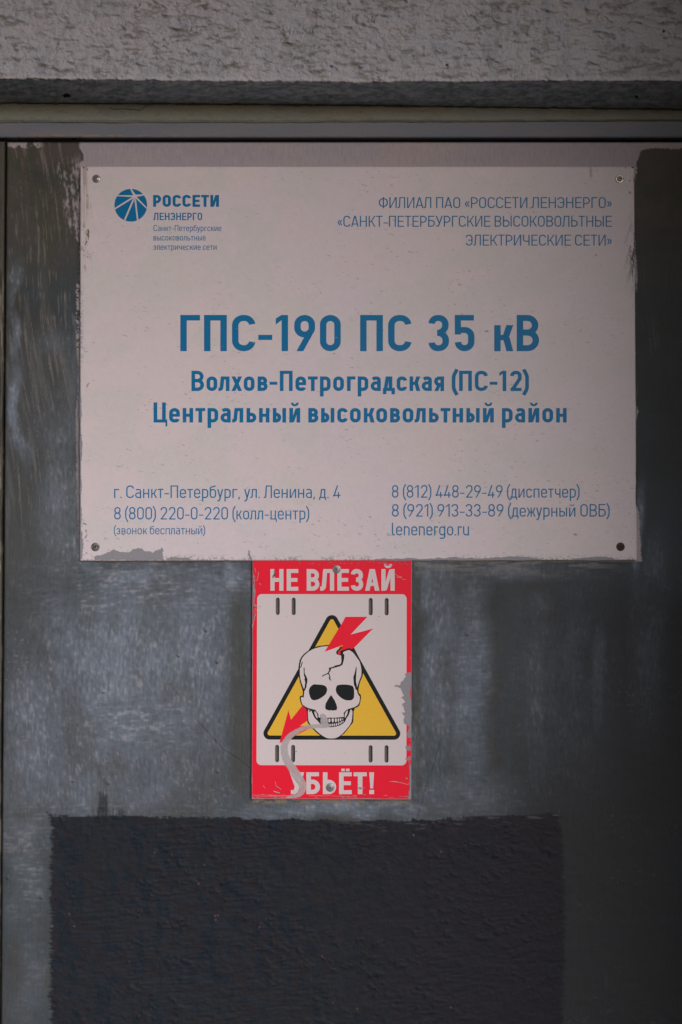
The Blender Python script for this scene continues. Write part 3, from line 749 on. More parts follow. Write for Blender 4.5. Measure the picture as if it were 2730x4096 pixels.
def screw(px, py, rpx, prot, mat, parent, rot, label):
    c = U(px, py, prot); r = rpx*0.000281
    nr, na = 15, 48
    V = [(0, 0, 0)]; F = []
    def hgt(q, th):
        dome = 0.30*math.sqrt(max(0, 1-(q/0.66)**2)) if q < 0.66 else 0
        flange = 0.20*math.sqrt(max(0, 1-max(0, (q-0.80)/0.2)**2))
        z = flange+dome*0.9
        x, y = q*math.cos(th-rot), q*math.sin(th-rot)
        arm = 0.10*(1-0.5*q/0.45)
        if (abs(x) < arm and abs(y) < 0.42) or (abs(y) < arm and abs(x) < 0.42): z -= 0.34*(1-q*0.8)
        return z*r
    V[0] = (0, -hgt(0, 0), 0)
    for i in range(1, nr+1):
        q = i/nr
        for k in range(na):
            th = 2*math.pi*k/na
            V.append((q*r*math.cos(th), -hgt(q, th), q*r*math.sin(th)))
    for k in range(na):
        F.append((0, 1+k, 1+(k+1) % na))
        for i in range(1, nr):
            a = 1+(i-1)*na+k; b_ = 1+(i-1)*na+(k+1) % na; d = a+na; e = b_+na
            F.append((a, d, e, b_))
    base = len(V)
    for k in range(na):
        th = 2*math.pi*k/na; V.append((r*math.cos(th), 0.0004, r*math.sin(th)))
    for k in range(na):
        a = 1+(nr-1)*na+k; b_ = 1+(nr-1)*na+(k+1) % na; F.append((a, base+k, base+(k+1) % na, b_))
    me = bpy.data.meshes.new("screw"); me.from_pydata(V, [], F); me.update()
    me.polygons.foreach_set("use_smooth", [True]*len(me.polygons))
    o = link("screw", me, mat, parent); o.location = tuple(c); o['label'] = label
    # dark cross set in the recess
    P = []; k_ = 0.07
    pts = [(k_, k_), (k_, .36), (-k_, .36), (-k_, k_), (-.36, k_), (-.36, -k_), (-k_, -k_), (-k_, -.36), (k_, -.36), (k_, -k_), (.36, -k_), (.36, k_)]
    cs, sn = math.cos(rot), math.sin(rot)
    vv = [((a*cs-b_*sn)*r, -0.24*r, (a*sn+b_*cs)*r) for a, b_ in pts]
    me = bpy.data.meshes.new("cross_recess"); me.from_pydata(vv+[(v[0], v[1]+0.1*r, v[2]) for v in vv], [], [tuple(range(11, -1, -1))]+[(i, (i+1) % 12, 12+(i+1) % 12, 12+i) for i in range(12)]); me.update()
    link("cross_recess", me, CROSS, o)
    return o

# ================================================================== BIG WHITE SIGN
sign = empty("information_sign", (0, 0, 0), "large white metal sign with blue lettering and logo, screwed to the dark door", "sign")
SP = 0.0052
nx, ny = 620, 440
Vv, Hh = np.meshgrid(np.linspace(0, 1, ny), np.linspace(0, 1, nx), indexing='ij')
X = (322+Hh*(2537-322))*(1-Vv)+(321+Hh*(2548-321))*Vv
Y = 667+Vv*((2243-667)*(1-Hh)+(2240-667)*Hh)
C = cc(X, 0.685, 0.595, 0.63)
C = mixc(C, (0.665, 0.588, 0.65), sstep(0.35, 0.65, fbm(X, Y, 500, 400, 201)))
C = mixc(C, (0.625, 0.585, 0.605), 0.7*sstep(0.45, 0.65, fbm(X, Y, 180, 120, 202)))
C = C*(0.97+0.06*fbm(X, Y, 9, 6, 203, 2))[..., None]
# short dark hair-like flecks
fk = sstep(0.80, 0.90, fbm(X+0.25*Y, Y-0.25*X, 22, 5, 204, 2))*sstep(0.45, 0.6, fbm(X, Y, 160, 160, 205))
C = mixc(C, (0.30, 0.26, 0.24), 0.75*fk)
fk = sstep(0.78, 0.88, fbm(X-0.1*Y, Y+0.3*X, 24, 5, 206, 2))*sstep(1500, 2400, X)
C = mixc(C, (0.44, 0.38, 0.38), 0.45*fk)
# old brush dirt along the left edge
ld = sstep(44, 10, X-322)*sstep(1250, 700, Y)*np.clip((fbm(X, Y, 5, 130, 207, 3)-0.42)*3.2, 0, 1)
C = mixc(C, (0.30, 0.23, 0.17), 0.75*ld)
ld = sstep(60, 20, X-322)*sstep(1160, 1050, Y)*sstep(0.62, 0.70, fbm(X, Y, 9, 34, 208, 3))
C = mixc(C, (0.30, 0.26, 0.19), 0.6*ld)
ld = sstep(340, 326, X)*sstep(1100, 1200, Y)*sstep(1500, 1400, Y)*sstep(0.5, 0.56, vnoise(X, Y, 6, 6, 209))
C = mixc(C, (0.36, 0.33, 0.35), 0.8*ld)
# right edge dirt
rd = sstep(2490, 2535, X)*np.exp(-((Y-1010)/110)**2)*sstep(0.5, 0.58, fbm(X+0.3*Y, Y, 6, 50, 210, 3))
C = mixc(C, (0.10, 0.10, 0.08), 0.9*rd)
er = sstep(4.5, 1.5, np.abs(X-(2537+11*Vv)+1.0))*sstep(1100, 1150, Y)*0.6+sstep(5, 2, 2541-X+11*Vv)*sstep(0.45, .6, fbm(X, Y, 20, 60, 213))*0.5
C = mixc(C, (0.10, 0.105, 0.10), np.clip(er*0, 0, 1))
sm = np.exp(-((X-2364)/4.5)**2)*sstep(660, 680, Y)*sstep(725, 690, Y)
C = mixc(C, (0.25, 0.215, 0.20), 0.7*sm)
# specks near the bottom corners
sp = sstep(0.55, 0.62, vnoise(X, Y, 6, 6, 211))*np.clip(sstep(345, 326, X)*sstep(2050, 2150, Y)+sstep(2212, 2238, Y)*sstep(0.4, 0.5, fbm(X, Y, 120, 50, 212)), 0, 1)
C = mixc(C, (0.34, 0.32, 0.34), 0.8*sp)
for (sx, sy, a, b2) in [(1948, 1325, 9, 3), (990, 1386, 5, 4), (1850, 1257, 3, 3), (2385, 1020, 4, 4), (2302, 2138, 9, 3), (300+700/1.4255, 2173, 1.5, 3), (555, 768, 7, 4), (518, 867, 2, 2), (2521, 770, 5, 5)]:
    C = mixc(C, (0.20, 0.15, 0.13), 0.75*sstep(1.3, 0.6, np.hypot((X-sx)/a, (Y-sy)/b2)))
Z = SP+0.00005*(fbm(X, Y, 60, 60, 214)-0.5)
for dist in (X-X[:, :1], X[:, -1:]-X, Y-Y[:1], Y[-1:]-Y):
    d = np.clip(dist/3.5, 0, 1); Z = Z-0.0004*(1-np.sqrt(1-(1-d)**2))
sheet("sign_plate", X, Y, Z, C, M_sign, sign, 0.0025)
L1 = SP+0.00012
tl = lambda *a, **k: text_line(*a, **k)
tl("РОССЕТИ", 613.6, 877, 779.8, 827.2, .215, L1, BLUE, sign, "bold blue brand word at top left")
tl("ЛЕНЭНЕРГО", 615.5, 809.5, 851, 880.6, .155, L1, BLUE, sign, "smaller blue word under the brand word")
tl("Санкт-Петербургские", 615, 886.5, 900, 924.4, .105, L1, BLUE, sign, "thin blue line under the logo words")
tl("высоковольтные", 615, 823.5, 937.6, 962, .105, L1, BLUE, sign, "second thin blue line under the logo words")
tl("электрические сети", 614, 867.5, 975, 999.4, .105, L1, BLUE, sign, "third thin blue line under the logo words")
tl("ФИЛИАЛ ПАО «РОССЕТИ ЛЕНЭНЕРГО»", 1517, 2447.5, 788.6, 832.4, .098, L1, BLUE, sign, "first line of thin blue capitals at top right")
tl("«САНКТ-ПЕТЕРБУРГСКИЕ ВЫСОКОВОЛЬТНЫЕ", 1352, 2448.5, 863.2, 907, .098, L1, BLUE, sign, "second line of thin blue capitals at top right")
tl("ЭЛЕКТРИЧЕСКИЕ СЕТИ»", 1864, 2447.5, 938.6, 982.4, .098, L1, BLUE, sign, "third line of thin blue capitals at top right")
tl("ГПС-190 ПС 35 кВ", 722.3, 2157.5, 1259.8, 1404.6, .166, L1, BLUE, sign, None, spw=.36, words=True)
tl("Волхов-Петроградская (ПС-12)", 766.8, 2117.5, 1483, 1564, .168, L1, BLUE, sign, "bold blue line under the biggest line", spw=.22)
tl("Центральный высоковольтный район", 615.4, 2267.6, 1609.6, 1690, .168, L1, BLUE, sign, "lowest bold blue line in the middle of the sign", spw=.22)
tl("г. Санкт-Петербург, ул. Ленина, д. 4", 457.5, 1362.8, 1941.7, 1992.2, .095, L1, BLUE, sign, "thin blue address line at lower left")
tl("8 (800) 220-0-220 (колл-центр)", 457.5, 1238, 2028, 2078, .095, L1, BLUE, sign, "thin blue phone line at lower left")
tl("(звонок бесплатный)", 456.5, 821.6, 2103, 2137.4, .095, L1, BLUE, sign, "small thin blue line in brackets at lower left")
tl("8 (812) 448-29-49 (диспетчер)", 1568.5, 2319.4, 1940.3, 1990.8, .095, L1, BLUE, sign, "upper thin blue phone line at lower right")
tl("8 (921) 913-33-89 (дежурный ОВБ)", 1568.5, 2440, 2016.2, 2066.6, .095, L1, BLUE, sign, "second thin blue phone line at lower right")
tl("lenenergo.ru", 1568.5, 1876.7, 2091, 2141.7, .095, L1, BLUE, sign, "thin blue web address at lower right")

# logo: blue disc cut into wedges by rays that meet near its top
P = Print(); lx, ly, lr = 524.3, 820.8, 65.5; hx, hy = 540.5, 785.5
def zc(u, v): return (300+u/1.4255, 640+v/1.4255)
rays = [(zc(320, 165), 7), (zc(250, 203), 6), (zc(230, 277), 7), (zc(283, 347), 8), (zc(359, 343), 8), (zc(410, 274), 7), (zc(389, 199), 6)]
ang = [math.atan2(p[1]-hy, p[0]-hx) for p, _ in rays]
order = sorted(range(7), key=lambda i: ang[i])
def on_circle(ox, oy, th):
    dx, dy = math.cos(th), math.sin(th); fx, fy = ox-lx, oy-ly
    b_ = fx*dx+fy*dy; c_ = fx*fx+fy*fy-lr*lr; return -b_+math.sqrt(b_*b_-c_)
for k in range(7):
    a0 = ang[order[k]]; a1 = ang[order[(k+1) % 7]]
    if a1 < a0: a1 += 2*math.pi
    g0 = 3.3; g1 = 3.3
    mid = (a0+a1)/2; half = (a1-a0)/2
    apex = max(g0/math.sin(half), 8.0)
    pts = [(hx+math.cos(mid)*apex, hy+math.sin(mid)*apex)]
    n_ = 14; arc = []
    for j in range(n_+1):
        th = a0+(a1-a0)*j/n_
        off = 0
        Lr = on_circle(hx, hy, th)
        if j == 0: off = g0
        if j == n_: off = -g1
        px_, py_ = hx+math.cos(th)*Lr-math.sin(th)*off, hy+math.sin(th)*Lr+math.cos(th)*off
        d_ = math.hypot(px_-lx, py_-ly); px_, py_ = lx+(px_-lx)*lr/d_, ly+(py_-ly)*lr/d_
        arc.append((px_, py_))
    P.poly(pts+arc, L1)
P.build("logo", BLUE, sign, "round blue emblem cut by white rays, top left")

# bare grey where paint peeled along the bottom and left edges
PK = [0]
def patch(pts, prot, parent, label=None):
    PK[0] += 1; q = Print(); q.poly(pts, prot+(PK[0] % 4)*0.00001); return q.build("peeled_patch", PEEL, parent, label)
P = Print(True)
z5 = lambda l: [(300+u/1.4255, 1880+v/1.4255) for u, v in l]
patch(ragged(z5([(112, 492), (150, 484), (190, 468), (228, 454), (268, 468), (310, 470), (345, 450), (385, 448), (410, 463), (450, 470), (478, 452), (496, 442), (507, 462), (506, 513), (300, 514), (118, 513)]), 5, 4, 3), L1, sign)
z6 = lambda l: [(1500+u/1.4255, 1880+v/1.4255) for u, v in l]
patch(ragged(z6([(0, 509), (60, 503), (110, 506), (190, 500), (300, 507), (370, 500), (440, 497), (500, 503), (560, 500), (640, 502), (700, 496), (770, 492), (860, 497), (930, 505), (940, 513), (450, 515), (0, 516)]), 3, 4, 5), L1, sign)
patch(ragged(z6([(1090, 512), (1140, 504), (1200, 498), (1280, 494), (1340, 498), (1368, 508), (1370, 512), (1200, 514)]), 3, 4, 6), L1, sign)
patch(ragged(z5([(520, 512), (560, 498), (600, 502), (655, 497), (650, 508), (700, 512), (760, 513), (640, 514)]), 3, 4, 7), L1, sign)
patch(ragged(z5([(990, 455), (998, 462), (1003, 490), (1012, 512), (1000, 512), (994, 490), (985, 482)]), 2, 3, 8), L1, sign)
for i, (ya, yb, wd) in enumerate([(1560, 1700, 5), (1735, 1850, 8), (1900, 1985, 6), (2020, 2100, 8), (2120, 2241, 12)]):
    patch(ragged([(321.8, ya), (321.8+wd*.6, ya+10), (321.8+wd, (ya+yb)/2), (321.8+wd*.7, yb-8), (321.8, yb)], 3, 5, 30+i), L1, sign)
P.poly([(322.2, 1700), (324.6, 1700), (325, 2242), (322.2, 2242)], L1-0.00001)
for i in range(26):
    rg = random.Random(i+90); cx = 322+rg.random()*26; cy = 2060+rg.random()*175
    P.poly(ragged(circle(cx, cy, 1.5+rg.random()*2.5, 6), 1, 1, i), L1)
    cx = 680+rg.random()*90; cy = 2222+rg.random()*16
    P.poly(ragged(circle(cx, cy, 1.2+rg.random()*2, 6), 1, 1, i), L1)
P.stuff("peeled_flecks", PEEL, sign)
P = Print(True)
z1 = lambda l: [(300+u/1.4255, 640+v/1.4255) for u, v in l]
zl = lambda l: [(300+u/4.9, 620+v/4.9) for u, v in l]      # left edge detail
P.poly(ragged(zl([(150, 230), (196, 232), (185, 300), (172, 270)]), 2, 3, 1), L1)
P.poly(ragged(zl([(236, 262), (262, 262), (262, 302), (238, 300)]), 2, 3, 2), L1)
P.poly(ragged(zl([(262, 1440), (282, 1500), (290, 1570), (275, 1640), (262, 1680), (250, 1600), (248, 1500)]), 3, 4, 3), L1)
P.poly(ragged(zl([(225, 1680), (245, 1690), (235, 1730), (205, 1780), (212, 1710)]), 3, 3, 4), L1)
for i, (u, v) in enumerate([(142, 1460), (165, 1710), (252, 1760), (256, 1880), (250, 1990), (205, 1800), (200, 550), (240, 790), (170, 1960), (200, 1970), (185, 2200)]):
    P.poly(ragged(zl([(u, v-18), (u+7, v), (u+2, v+26), (u-6, v+6)]), 1.5, 2, i), L1)
P.stuff("overpaint_marks", OLIVE2, sign, "olive paint dabs along the sign's left edge")
P = Print(True)
zr = lambda l: [(2450+u/3.92, 540+v/3.92) for u, v in l]   # right edge detail
for i, q in enumerate([[(190, 500), (212, 500), (218, 520), (230, 556), (222, 540), (205, 515)], [(300, 500), (340, 500), (338, 515), (320, 525), (308, 515)], [(272, 708), (287, 708), (270, 730), (262, 738)],
                       [(215, 785), (228, 798), (232, 816), (222, 805)], [(345, 640), (345, 740), (330, 700), (333, 655)], [(308, 1642), (312, 1655), (304, 1670)], [(190, 1670), (210, 1692), (205, 1688)],
                       [(232, 1716), (242, 1745), (236, 1740)], [(262, 1805), (275, 1850), (268, 1840)], [(270, 1870), (290, 1890), (305, 1930), (330, 1990), (345, 2100), (345, 2040), (330, 1950), (320, 1900), (300, 1960), (310, 2060), (298, 2040), (296, 1960)],
                       [(345, 1600), (345, 1900), (330, 1850), (342, 1780), (336, 1680)], [(310, 2080), (322, 2140), (330, 2200), (324, 2300), (318, 2200)]]):
    P.poly(ragged(zr(q), 2.0, 3, 50+i), L1)
P.poly(ragged(z6([(1488, 0), (1494, 0), (1494, 240), (1488, 120)]), 2, 5, 71), L1)
P.poly(ragged([(2541.5, 1130), (2544, 1130), (2547.5, 2080), (2544.5, 1900), (2543.5, 1500)], 1.2, 6, 72), L1)
P.stuff("overpaint_marks", OLIVE, sign, "dark paint dabs along the sign's right edge")
P = Print(True)                                  # small scratches
for q in [[(545+0, 1882), (560, 1884), (585, 1887), (560, 1885.5)], [(608, 1889), (632, 1895), (612, 1892)], [(345, 1545), (352, 1533), (360, 1530), (355, 1540), (348, 1552)], [(565, 2183), (570, 2188), (572, 2192)], [(1330, 1412), (1346, 1414), (1333, 1418)]]:
    P.poly(q, L1)
rg = random.Random(5)
for i in range(230):
    x_ = 350+rg.random()*2160; y_ = 690+rg.random()*1520
    a_ = rg.uniform(-.6, .5); l_ = rg.uniform(3, 11); t_ = rg.uniform(.5, 1.3)
    dx, dy = math.cos(a_)*l_, math.sin(a_)*l_
    P.poly([(x_-dx, y_-dy), (x_, y_-t_), (x_+dx, y_+dy), (x_, y_+t_)], L1-0.00004)
P.stuff("scratches", flat_mat("hairline_scratch", (0.36, 0.31, 0.31), 0.7), sign, "short dark hairline scratches in the white enamel")

screw(386.2, 715, 16.8, SP, STEEL, sign, 0.1, "bright cross-head screw in the top left corner")
screw(2479, 716.5, 16.8, SP, STEEL, sign, 0.35, "shadowed bright screw in the top right corner")
screw(382.5, 2188, 17.2, SP, RUST1, sign, 0.5, "grey screw with a rusty centre, bottom left corner")
screw(2483, 2187, 17.2, SP, RUST2, sign, 0.3, "brown rusted screw in the bottom right corner")

# ================================================================== WARNING SIGN
ws = empty("warning_sign", (0, 0, 0), "small red and white high-voltage warning plate with a skull, under the large sign", "sign")
def zA(l): return [(980+u/2.178, 2200+v/2.178) for u, v in l]
def zB(l): return [(980+u/2.178, 2800+v/2.178) for u, v in l]
def zT(l): return [(1030+u/2.5705, 2440+v/2.5705) for u, v in l]
def zS(l): return [(1130+u/4.48, 2550+v/4.48) for u, v in l]
WP = 0.0040
outer = fillet([(1011, 2240.4, 3), (1648.5, 2241, 3), (1646, 3198, 5), (1007.8, 3196.5, 5)], True, 4)
def slot(cx, y0, y1, r=7.9):
    return [(cx+r*math.cos(a), y0+r+r*math.sin(a)) for a in np.linspace(math.pi, 2*math.pi, 11)]+[(cx+r*math.cos(a), y1-r+r*math.sin(a)) for a in np.linspace(0, math.pi, 11)]
slots = [slot(1111.8, 2390.5, 2460), slot(1175.6, 2390.8, 2460.3), slot(1483.7, 2392, 2461.5), slot(1547.5, 2392.2, 2461.8),
         slot(1109.2, 2979.5, 3049), slot(1173.3, 2979.8, 3049.4), slot(1483.2, 2981, 3050.3), slot(1547, 2981.2, 3050.6)]
holes = [s[::-1] for s in slots]
def plate(outer, holes, f, t, mat, name, parent):
    """sheet metal plate with real punched slots and edge walls"""
    P = Print(); P.poly(outer, f, holes)
    for l in [outer]+holes:
        n = len(l); b = len(P.V)
        A_ = U([p[0] for p in l], [p[1] for p in l], f); B_ = A_.copy(); B_[:, 1] += t
        P.V += [tuple(a) for a in A_]+[tuple(a) for a in B_]
        for i in range(n): j = (i+1) % n; P.F.append((b+i, b+n+i, b+n+j, b+j))
    return P.build(name, mat, parent)
plate(outer, holes, WP, 0.0022, PEEL, "base_plate", ws)
inset = fillet([(1012.5, 2241.5, 3), (1647, 2242, 3), (1644.8, 3195, 5), (1009.6, 3193.5, 5)], True, 4)
panel = fillet([(1029.6, 2376.5, 19), (1627.6, 2377, 19), (1626.6, 3061.5, 19), (1026.9, 3060.5, 19)], True, 10)
l0 = WP+0.00012
dl = 0.00004
P = Print()
P.poly(ragged(inset, 1.0, 5, 9), l0, [panel[::-1]])
P.build("red_border", RED, ws, "red border with white words above and below")
P = Print(); P.poly(panel, l0, holes)
P.build("white_panel", WHITE, ws)
text_line("НЕ ВЛЕЗАЙ", 1082.6, 1579.6, 2276.3, 2362.8, .195, l0+dl, WHITE, ws, None, heavy=True, spw=.27, words=True)
text_line("УБЬЁТ!", 1159.8, 1497.4, 3089.3, 3176.5, .195, l0+dl, WHITE, ws, "white bold word across the red bottom band", heavy=True)
l1 = l0+dl
P = Print(); P.poly(round_poly([(t[0], t[1]) for t in zT([(767, 117), (1406, 1270), (128, 1268)])], 64.5/2.5705), l1); P.build("triangle_border", BLACK, ws)
l2 = l1+dl
P = Print(); P.poly(round_poly(zT([(767, 117), (1406, 1270), (128, 1268)]), 22/2.5705), l2); P.build("triangle_field", YELLOW, ws)
l3 = l2+dl
P = Print(); P.poly(zT([(320, 1030), (347, 1128), (458, 990), (560, 960), (600, 1080), (437, 1192), (590, 1195), (228, 1370)]), l3)
P.build("lightning_arrow", RED, ws, "red lower tip of the lightning bolt")
l4 = l3+dl
sil = [(835, 133), (770, 138), (690, 147), (620, 160), (540, 195), (460, 240), (390, 292), (345, 345), (315, 400), (300, 470), (290, 545), (298, 620), (298, 700), (310, 770), (330, 840), (355, 920), (370, 970), (365, 1040), (330, 1045), (312, 1062), (312, 1095), (325, 1150), (345, 1210), (380, 1240), (430, 1280), (440, 1340), (445, 1400), (450, 1460), (450, 1510), (470, 1550), (530, 1620), (600, 1695), (690, 1765), (780, 1812), (870, 1820), (960, 1812), (1040, 1770), (1110, 1720), (1170, 1650), (1230, 1570), (1265, 1530), (1275, 1480), (1277, 1400), (1280, 1330), (1300, 1270), (1350, 1245), (1385, 1215), (1400, 1150), (1412, 1080), (1408, 1030), (1370, 990), (1365, 930), (1385, 830), (1410, 760), (1440, 690), (1450, 620), (1450, 540), (1425, 470), (1385, 390), (1340, 290), (1285, 180), (1240, 215), (1195, 190), (1130, 215), (1060, 235), (1000, 240), (1000, 180), (930, 150)]
P = Print(); P.poly(zS(sil), l4); P.build("skull_outline", BLACK, ws)
l5 = l4+dl
P = Print()
P.poly(zS([(838, 155), (770, 158), (700, 165), (600, 190), (530, 218), (465, 260), (400, 315), (355, 372), (335, 430), (322, 490), (319, 530), (315, 580), (316, 660), (325, 740), (345, 810), (370, 880), (395, 940), (392, 1000), (385, 1075), (338, 1067), (335, 1100), (345, 1150), (362, 1200), (400, 1230), (460, 1262), (520, 1278), (590, 1295), (625, 1340), (648, 1380), (650, 1430), (700, 1438), (780, 1438), (860, 1436), (940, 1438), (1000, 1432), (1105, 1423), (1100, 1350), (1150, 1300), (1200, 1275), (1300, 1245), (1350, 1215), (1375, 1180), (1390, 1120), (1388, 1060), (1350, 1000), (1335, 940), (1345, 880), (1365, 820), (1385, 760), (1415, 690), (1420, 600), (1410, 520), (1385, 430), (1330, 350), (1270, 270), (1200, 222), (1130, 240), (1060, 262), (1000, 250), (1010, 180), (930, 164)]), l5)
P.poly(smooth(zS([(463, 1300), (462, 1400), (470, 1490), (500, 1550), (560, 1622), (625, 1685), (700, 1745), (790, 1797), (870, 1809), (960, 1801), (1040, 1755), (1110, 1692), (1170, 1622), (1215, 1560), (1243, 1500), (1255, 1400), (1258, 1330), (1243, 1297), (1222, 1300), (1190, 1390), (1150, 1450), (1115, 1520), (1040, 1572), (960, 1597), (880, 1607), (760, 1602), (680, 1548), (640, 1500), (580, 1440), (550, 1380), (518, 1312), (498, 1330), (488, 1293)]), 3), l5)
P.poly(smooth(zS([(575, 1322), (600, 1332), (625, 1380), (630, 1450), (603, 1420), (582, 1370)]), 3), l5)
P.poly(smooth(zS([(1172, 1305), (1165, 1370), (1125, 1440), (1120, 1400), (1132, 1350)]), 3), l5)
for (u, w_, y0, y1) in [(750, 34, 1452, 1520), (794, 30, 1452, 1525), (845, 38, 1452, 1522), (905, 42, 1450, 1520), (960, 36, 1450, 1520), (1006, 30, 1450, 1515), (1046, 30, 1446, 1498), (1083, 22, 1450, 1480)]:
    P.poly(smooth(zS([(u-w_*.45, y0+8), (u, y0), (u+w_*.45, y0+8), (u+w_*.40, y1-14), (u, y1), (u-w_*.40, y1-14)]), 3), l5)
for (u, w_, yc, hh_) in [(860, 22, 1570, 42), (895, 26, 1568, 46), (935, 28, 1566, 46), (972, 24, 1560, 46), (1006, 22, 1548, 44), (1036, 20, 1535, 42), (1064, 18, 1520, 36), (1090, 18, 1505, 30)]:
    P.poly(smooth(zS([(u-w_*.45, yc-hh_/2+5), (u, yc-hh_/2), (u+w_*.45, yc-hh_/2+5), (u+w_*.42, yc+hh_/2-5), (u, yc+hh_/2), (u-w_*.42, yc+hh_/2-5)]), 3), l5)
P.build("skull", WHITE2, ws, "white skull face with teeth")
l6 = l5+dl
P = Print()
P.poly(smooth(zS([(565, 840), (640, 843), (720, 850), (775, 872), (800, 910), (802, 950), (780, 1010), (720, 1065), (650, 1105), (580, 1125), (530, 1110), (500, 1065), (480, 990), (482, 930), (510, 880)])), l6)
P.poly(smooth(zS([(1000, 853), (1090, 843), (1180, 848), (1250, 865), (1280, 905), (1290, 980), (1285, 1070), (1260, 1110), (1210, 1127), (1130, 1120), (1060, 1085), (1000, 1030), (968, 980), (960, 930), (972, 880)])), l6)
P.poly(zS([(875, 1033), (885, 1045), (905, 1075), (940, 1130), (970, 1200), (985, 1258), (975, 1298), (962, 1303), (940, 1302), (910, 1312), (890, 1306), (880, 1300), (865, 1306), (840, 1309), (815, 1302), (780, 1287), (768, 1252), (780, 1180), (820, 1110), (850, 1060)]), l6)
P.poly(zS([(383, 543), (392, 538), (400, 545), (401, 640), (440, 715), (452, 750), (447, 810), (436, 850), (435, 885), (412, 935), (398, 962), (384, 930), (400, 900), (412, 800), (395, 745), (407, 738), (386, 670)]), l6)
P.poly(zS([(358, 432), (369, 434), (352, 490), (345, 530), (314, 546), (318, 530), (332, 515), (340, 470)]), l6)
P.poly(zS([(1325, 510), (1334, 560), (1326, 650), (1321, 780), (1336, 860), (1343, 905), (1333, 940), (1315, 932), (1300, 870), (1286, 860), (1280, 790), (1274, 710), (1300, 630)]), l6)
P.poly(zS([(480, 1290), (590, 1293), (600, 1330), (570, 1322), (545, 1330), (512, 1305), (498, 1338), (484, 1335), (488, 1310)]), l6)
P.build("skull_features", BLACK, ws, "black eye sockets, nose and temple lines of the skull")
P = Print()
P.poly(zT([(908, 70), (1133, 70), (960, 253), (1192, 190), (1000, 385), (975, 404), (945, 390), (920, 400), (890, 412), (857, 425), (862, 395), (868, 378), (880, 360), (835, 377), (693, 430), (835, 195), (862, 155)]), l6)
P.build("lightning_bolt", RED, ws, "red lightning bolt striking the skull")
l7 = l6+dl
P = Print(); P.poly(zS([(1008, 178), (1088, 135), (1062, 170), (1030, 186)]), l7); P.build("yellow_chip", YELLOW, ws)
P = Print()
P.poly(zS([(1050, 158), (1075, 172), (1050, 210), (1040, 240), (1130, 212), (1195, 188), (1240, 214), (1285, 180), (1300, 215), (1330, 290), (1385, 400), (1330, 345), (1262, 262), (1195, 222), (1140, 240), (1098, 258), (1088, 288), (1113, 308), (1110, 370), (1098, 425), (1082, 482), (1055, 505), (1020, 520), (975, 532), (940, 540), (900, 552), (872, 560), (874, 580), (860, 602), (835, 640), (850, 665), (862, 700), (862, 735), (880, 777), (848, 760), (833, 722), (845, 690), (822, 655), (790, 665), (740, 688), (705, 710), (720, 680), (760, 660), (800, 642), (820, 630), (830, 600), (847, 585), (832, 565), (842, 538), (900, 530), (960, 498), (1000, 492), (1035, 485), (1058, 450), (1062, 400), (1055, 322), (1000, 312), (972, 295), (964, 265), (980, 232), (1015, 205)]), l7)
P.build("crack", BLACK, ws, "black crack running down the forehead")
P = Print(); P.poly(zS([(1040, 238), (1040, 268), (1046, 298), (1008, 308), (994, 262), (1046, 212)]), l7+dl); P.build("spark_tip", RED, ws)

# peeled grey areas and scratches on the plate
l8 = l7+2*dl
P = Print(True)
patch(ragged(zT([(1586, 645), (1535, 650), (1520, 655), (1528, 690), (1495, 700), (1510, 715), (1475, 745), (1465, 775), (1405, 780), (1445, 792), (1480, 800), (1495, 850), (1510, 880), (1472, 898), (1500, 915), (1520, 955), (1490, 985), (1510, 1010), (1525, 1045), (1482, 1048), (1515, 1085), (1503, 1130), (1508, 1165), (1538, 1180), (1560, 1240), (1550, 1300), (1582, 1290), (1585, 1000)]), 5, 4, 12), l8, ws)
patch(ragged(zB([(1448, 290), (1452, 330), (1420, 335), (1410, 300), (1425, 250)]), 4, 4, 13), l8, ws)
patch(ragged(zB([(1398, 405), (1420, 400), (1448, 408), (1449, 440), (1425, 445), (1410, 425)]), 4, 4, 14), l8, ws)
patch(ragged(zB([(1394, 500), (1420, 505), (1445, 490), (1447, 520), (1420, 525), (1405, 520)]), 4, 4, 15), l8, ws)
patch(ragged(zB([(1449, 540), (1449, 860), (1425, 860), (1435, 780), (1440, 650), (1432, 600)]), 3, 5, 16), l8, ws)
patch(ragged(zB([(1398, 680), (1415, 672), (1420, 690), (1405, 690)]), 3, 3, 17), l8, ws)
patch(ragged(zA([(70, 180), (84, 250), (90, 300), (80, 330), (95, 360), (85, 420), (80, 460), (105, 485), (108, 492), (82, 490), (70, 450), (78, 380), (70, 330), (80, 280), (70, 240)]), 3, 4, 18), l8, ws)
patch(ragged(zA([(118, 490), (158, 493), (130, 497)]), 2, 3, 19), l8, ws)
patch(ragged(zB([(62, 600), (64, 840), (90, 858), (420, 858), (800, 862), (1180, 860), (1440, 862), (1440, 867), (60, 862)]), 2.2, 6, 20), l8, ws)
patch(ragged(zB([(985, 765), (1005, 758), (1030, 765), (1055, 764), (1025, 772), (1000, 778)]), 2, 3, 21), l8, ws)
patch(ragged(zA([(66, 640), (78, 600), (86, 565), (86, 600), (74, 655), (66, 700)]), 2, 4, 22), l8, ws)
patch(ragged(zA([(1440, 940), (1454, 925), (1454, 955)]), 2, 3, 23), l8, ws)
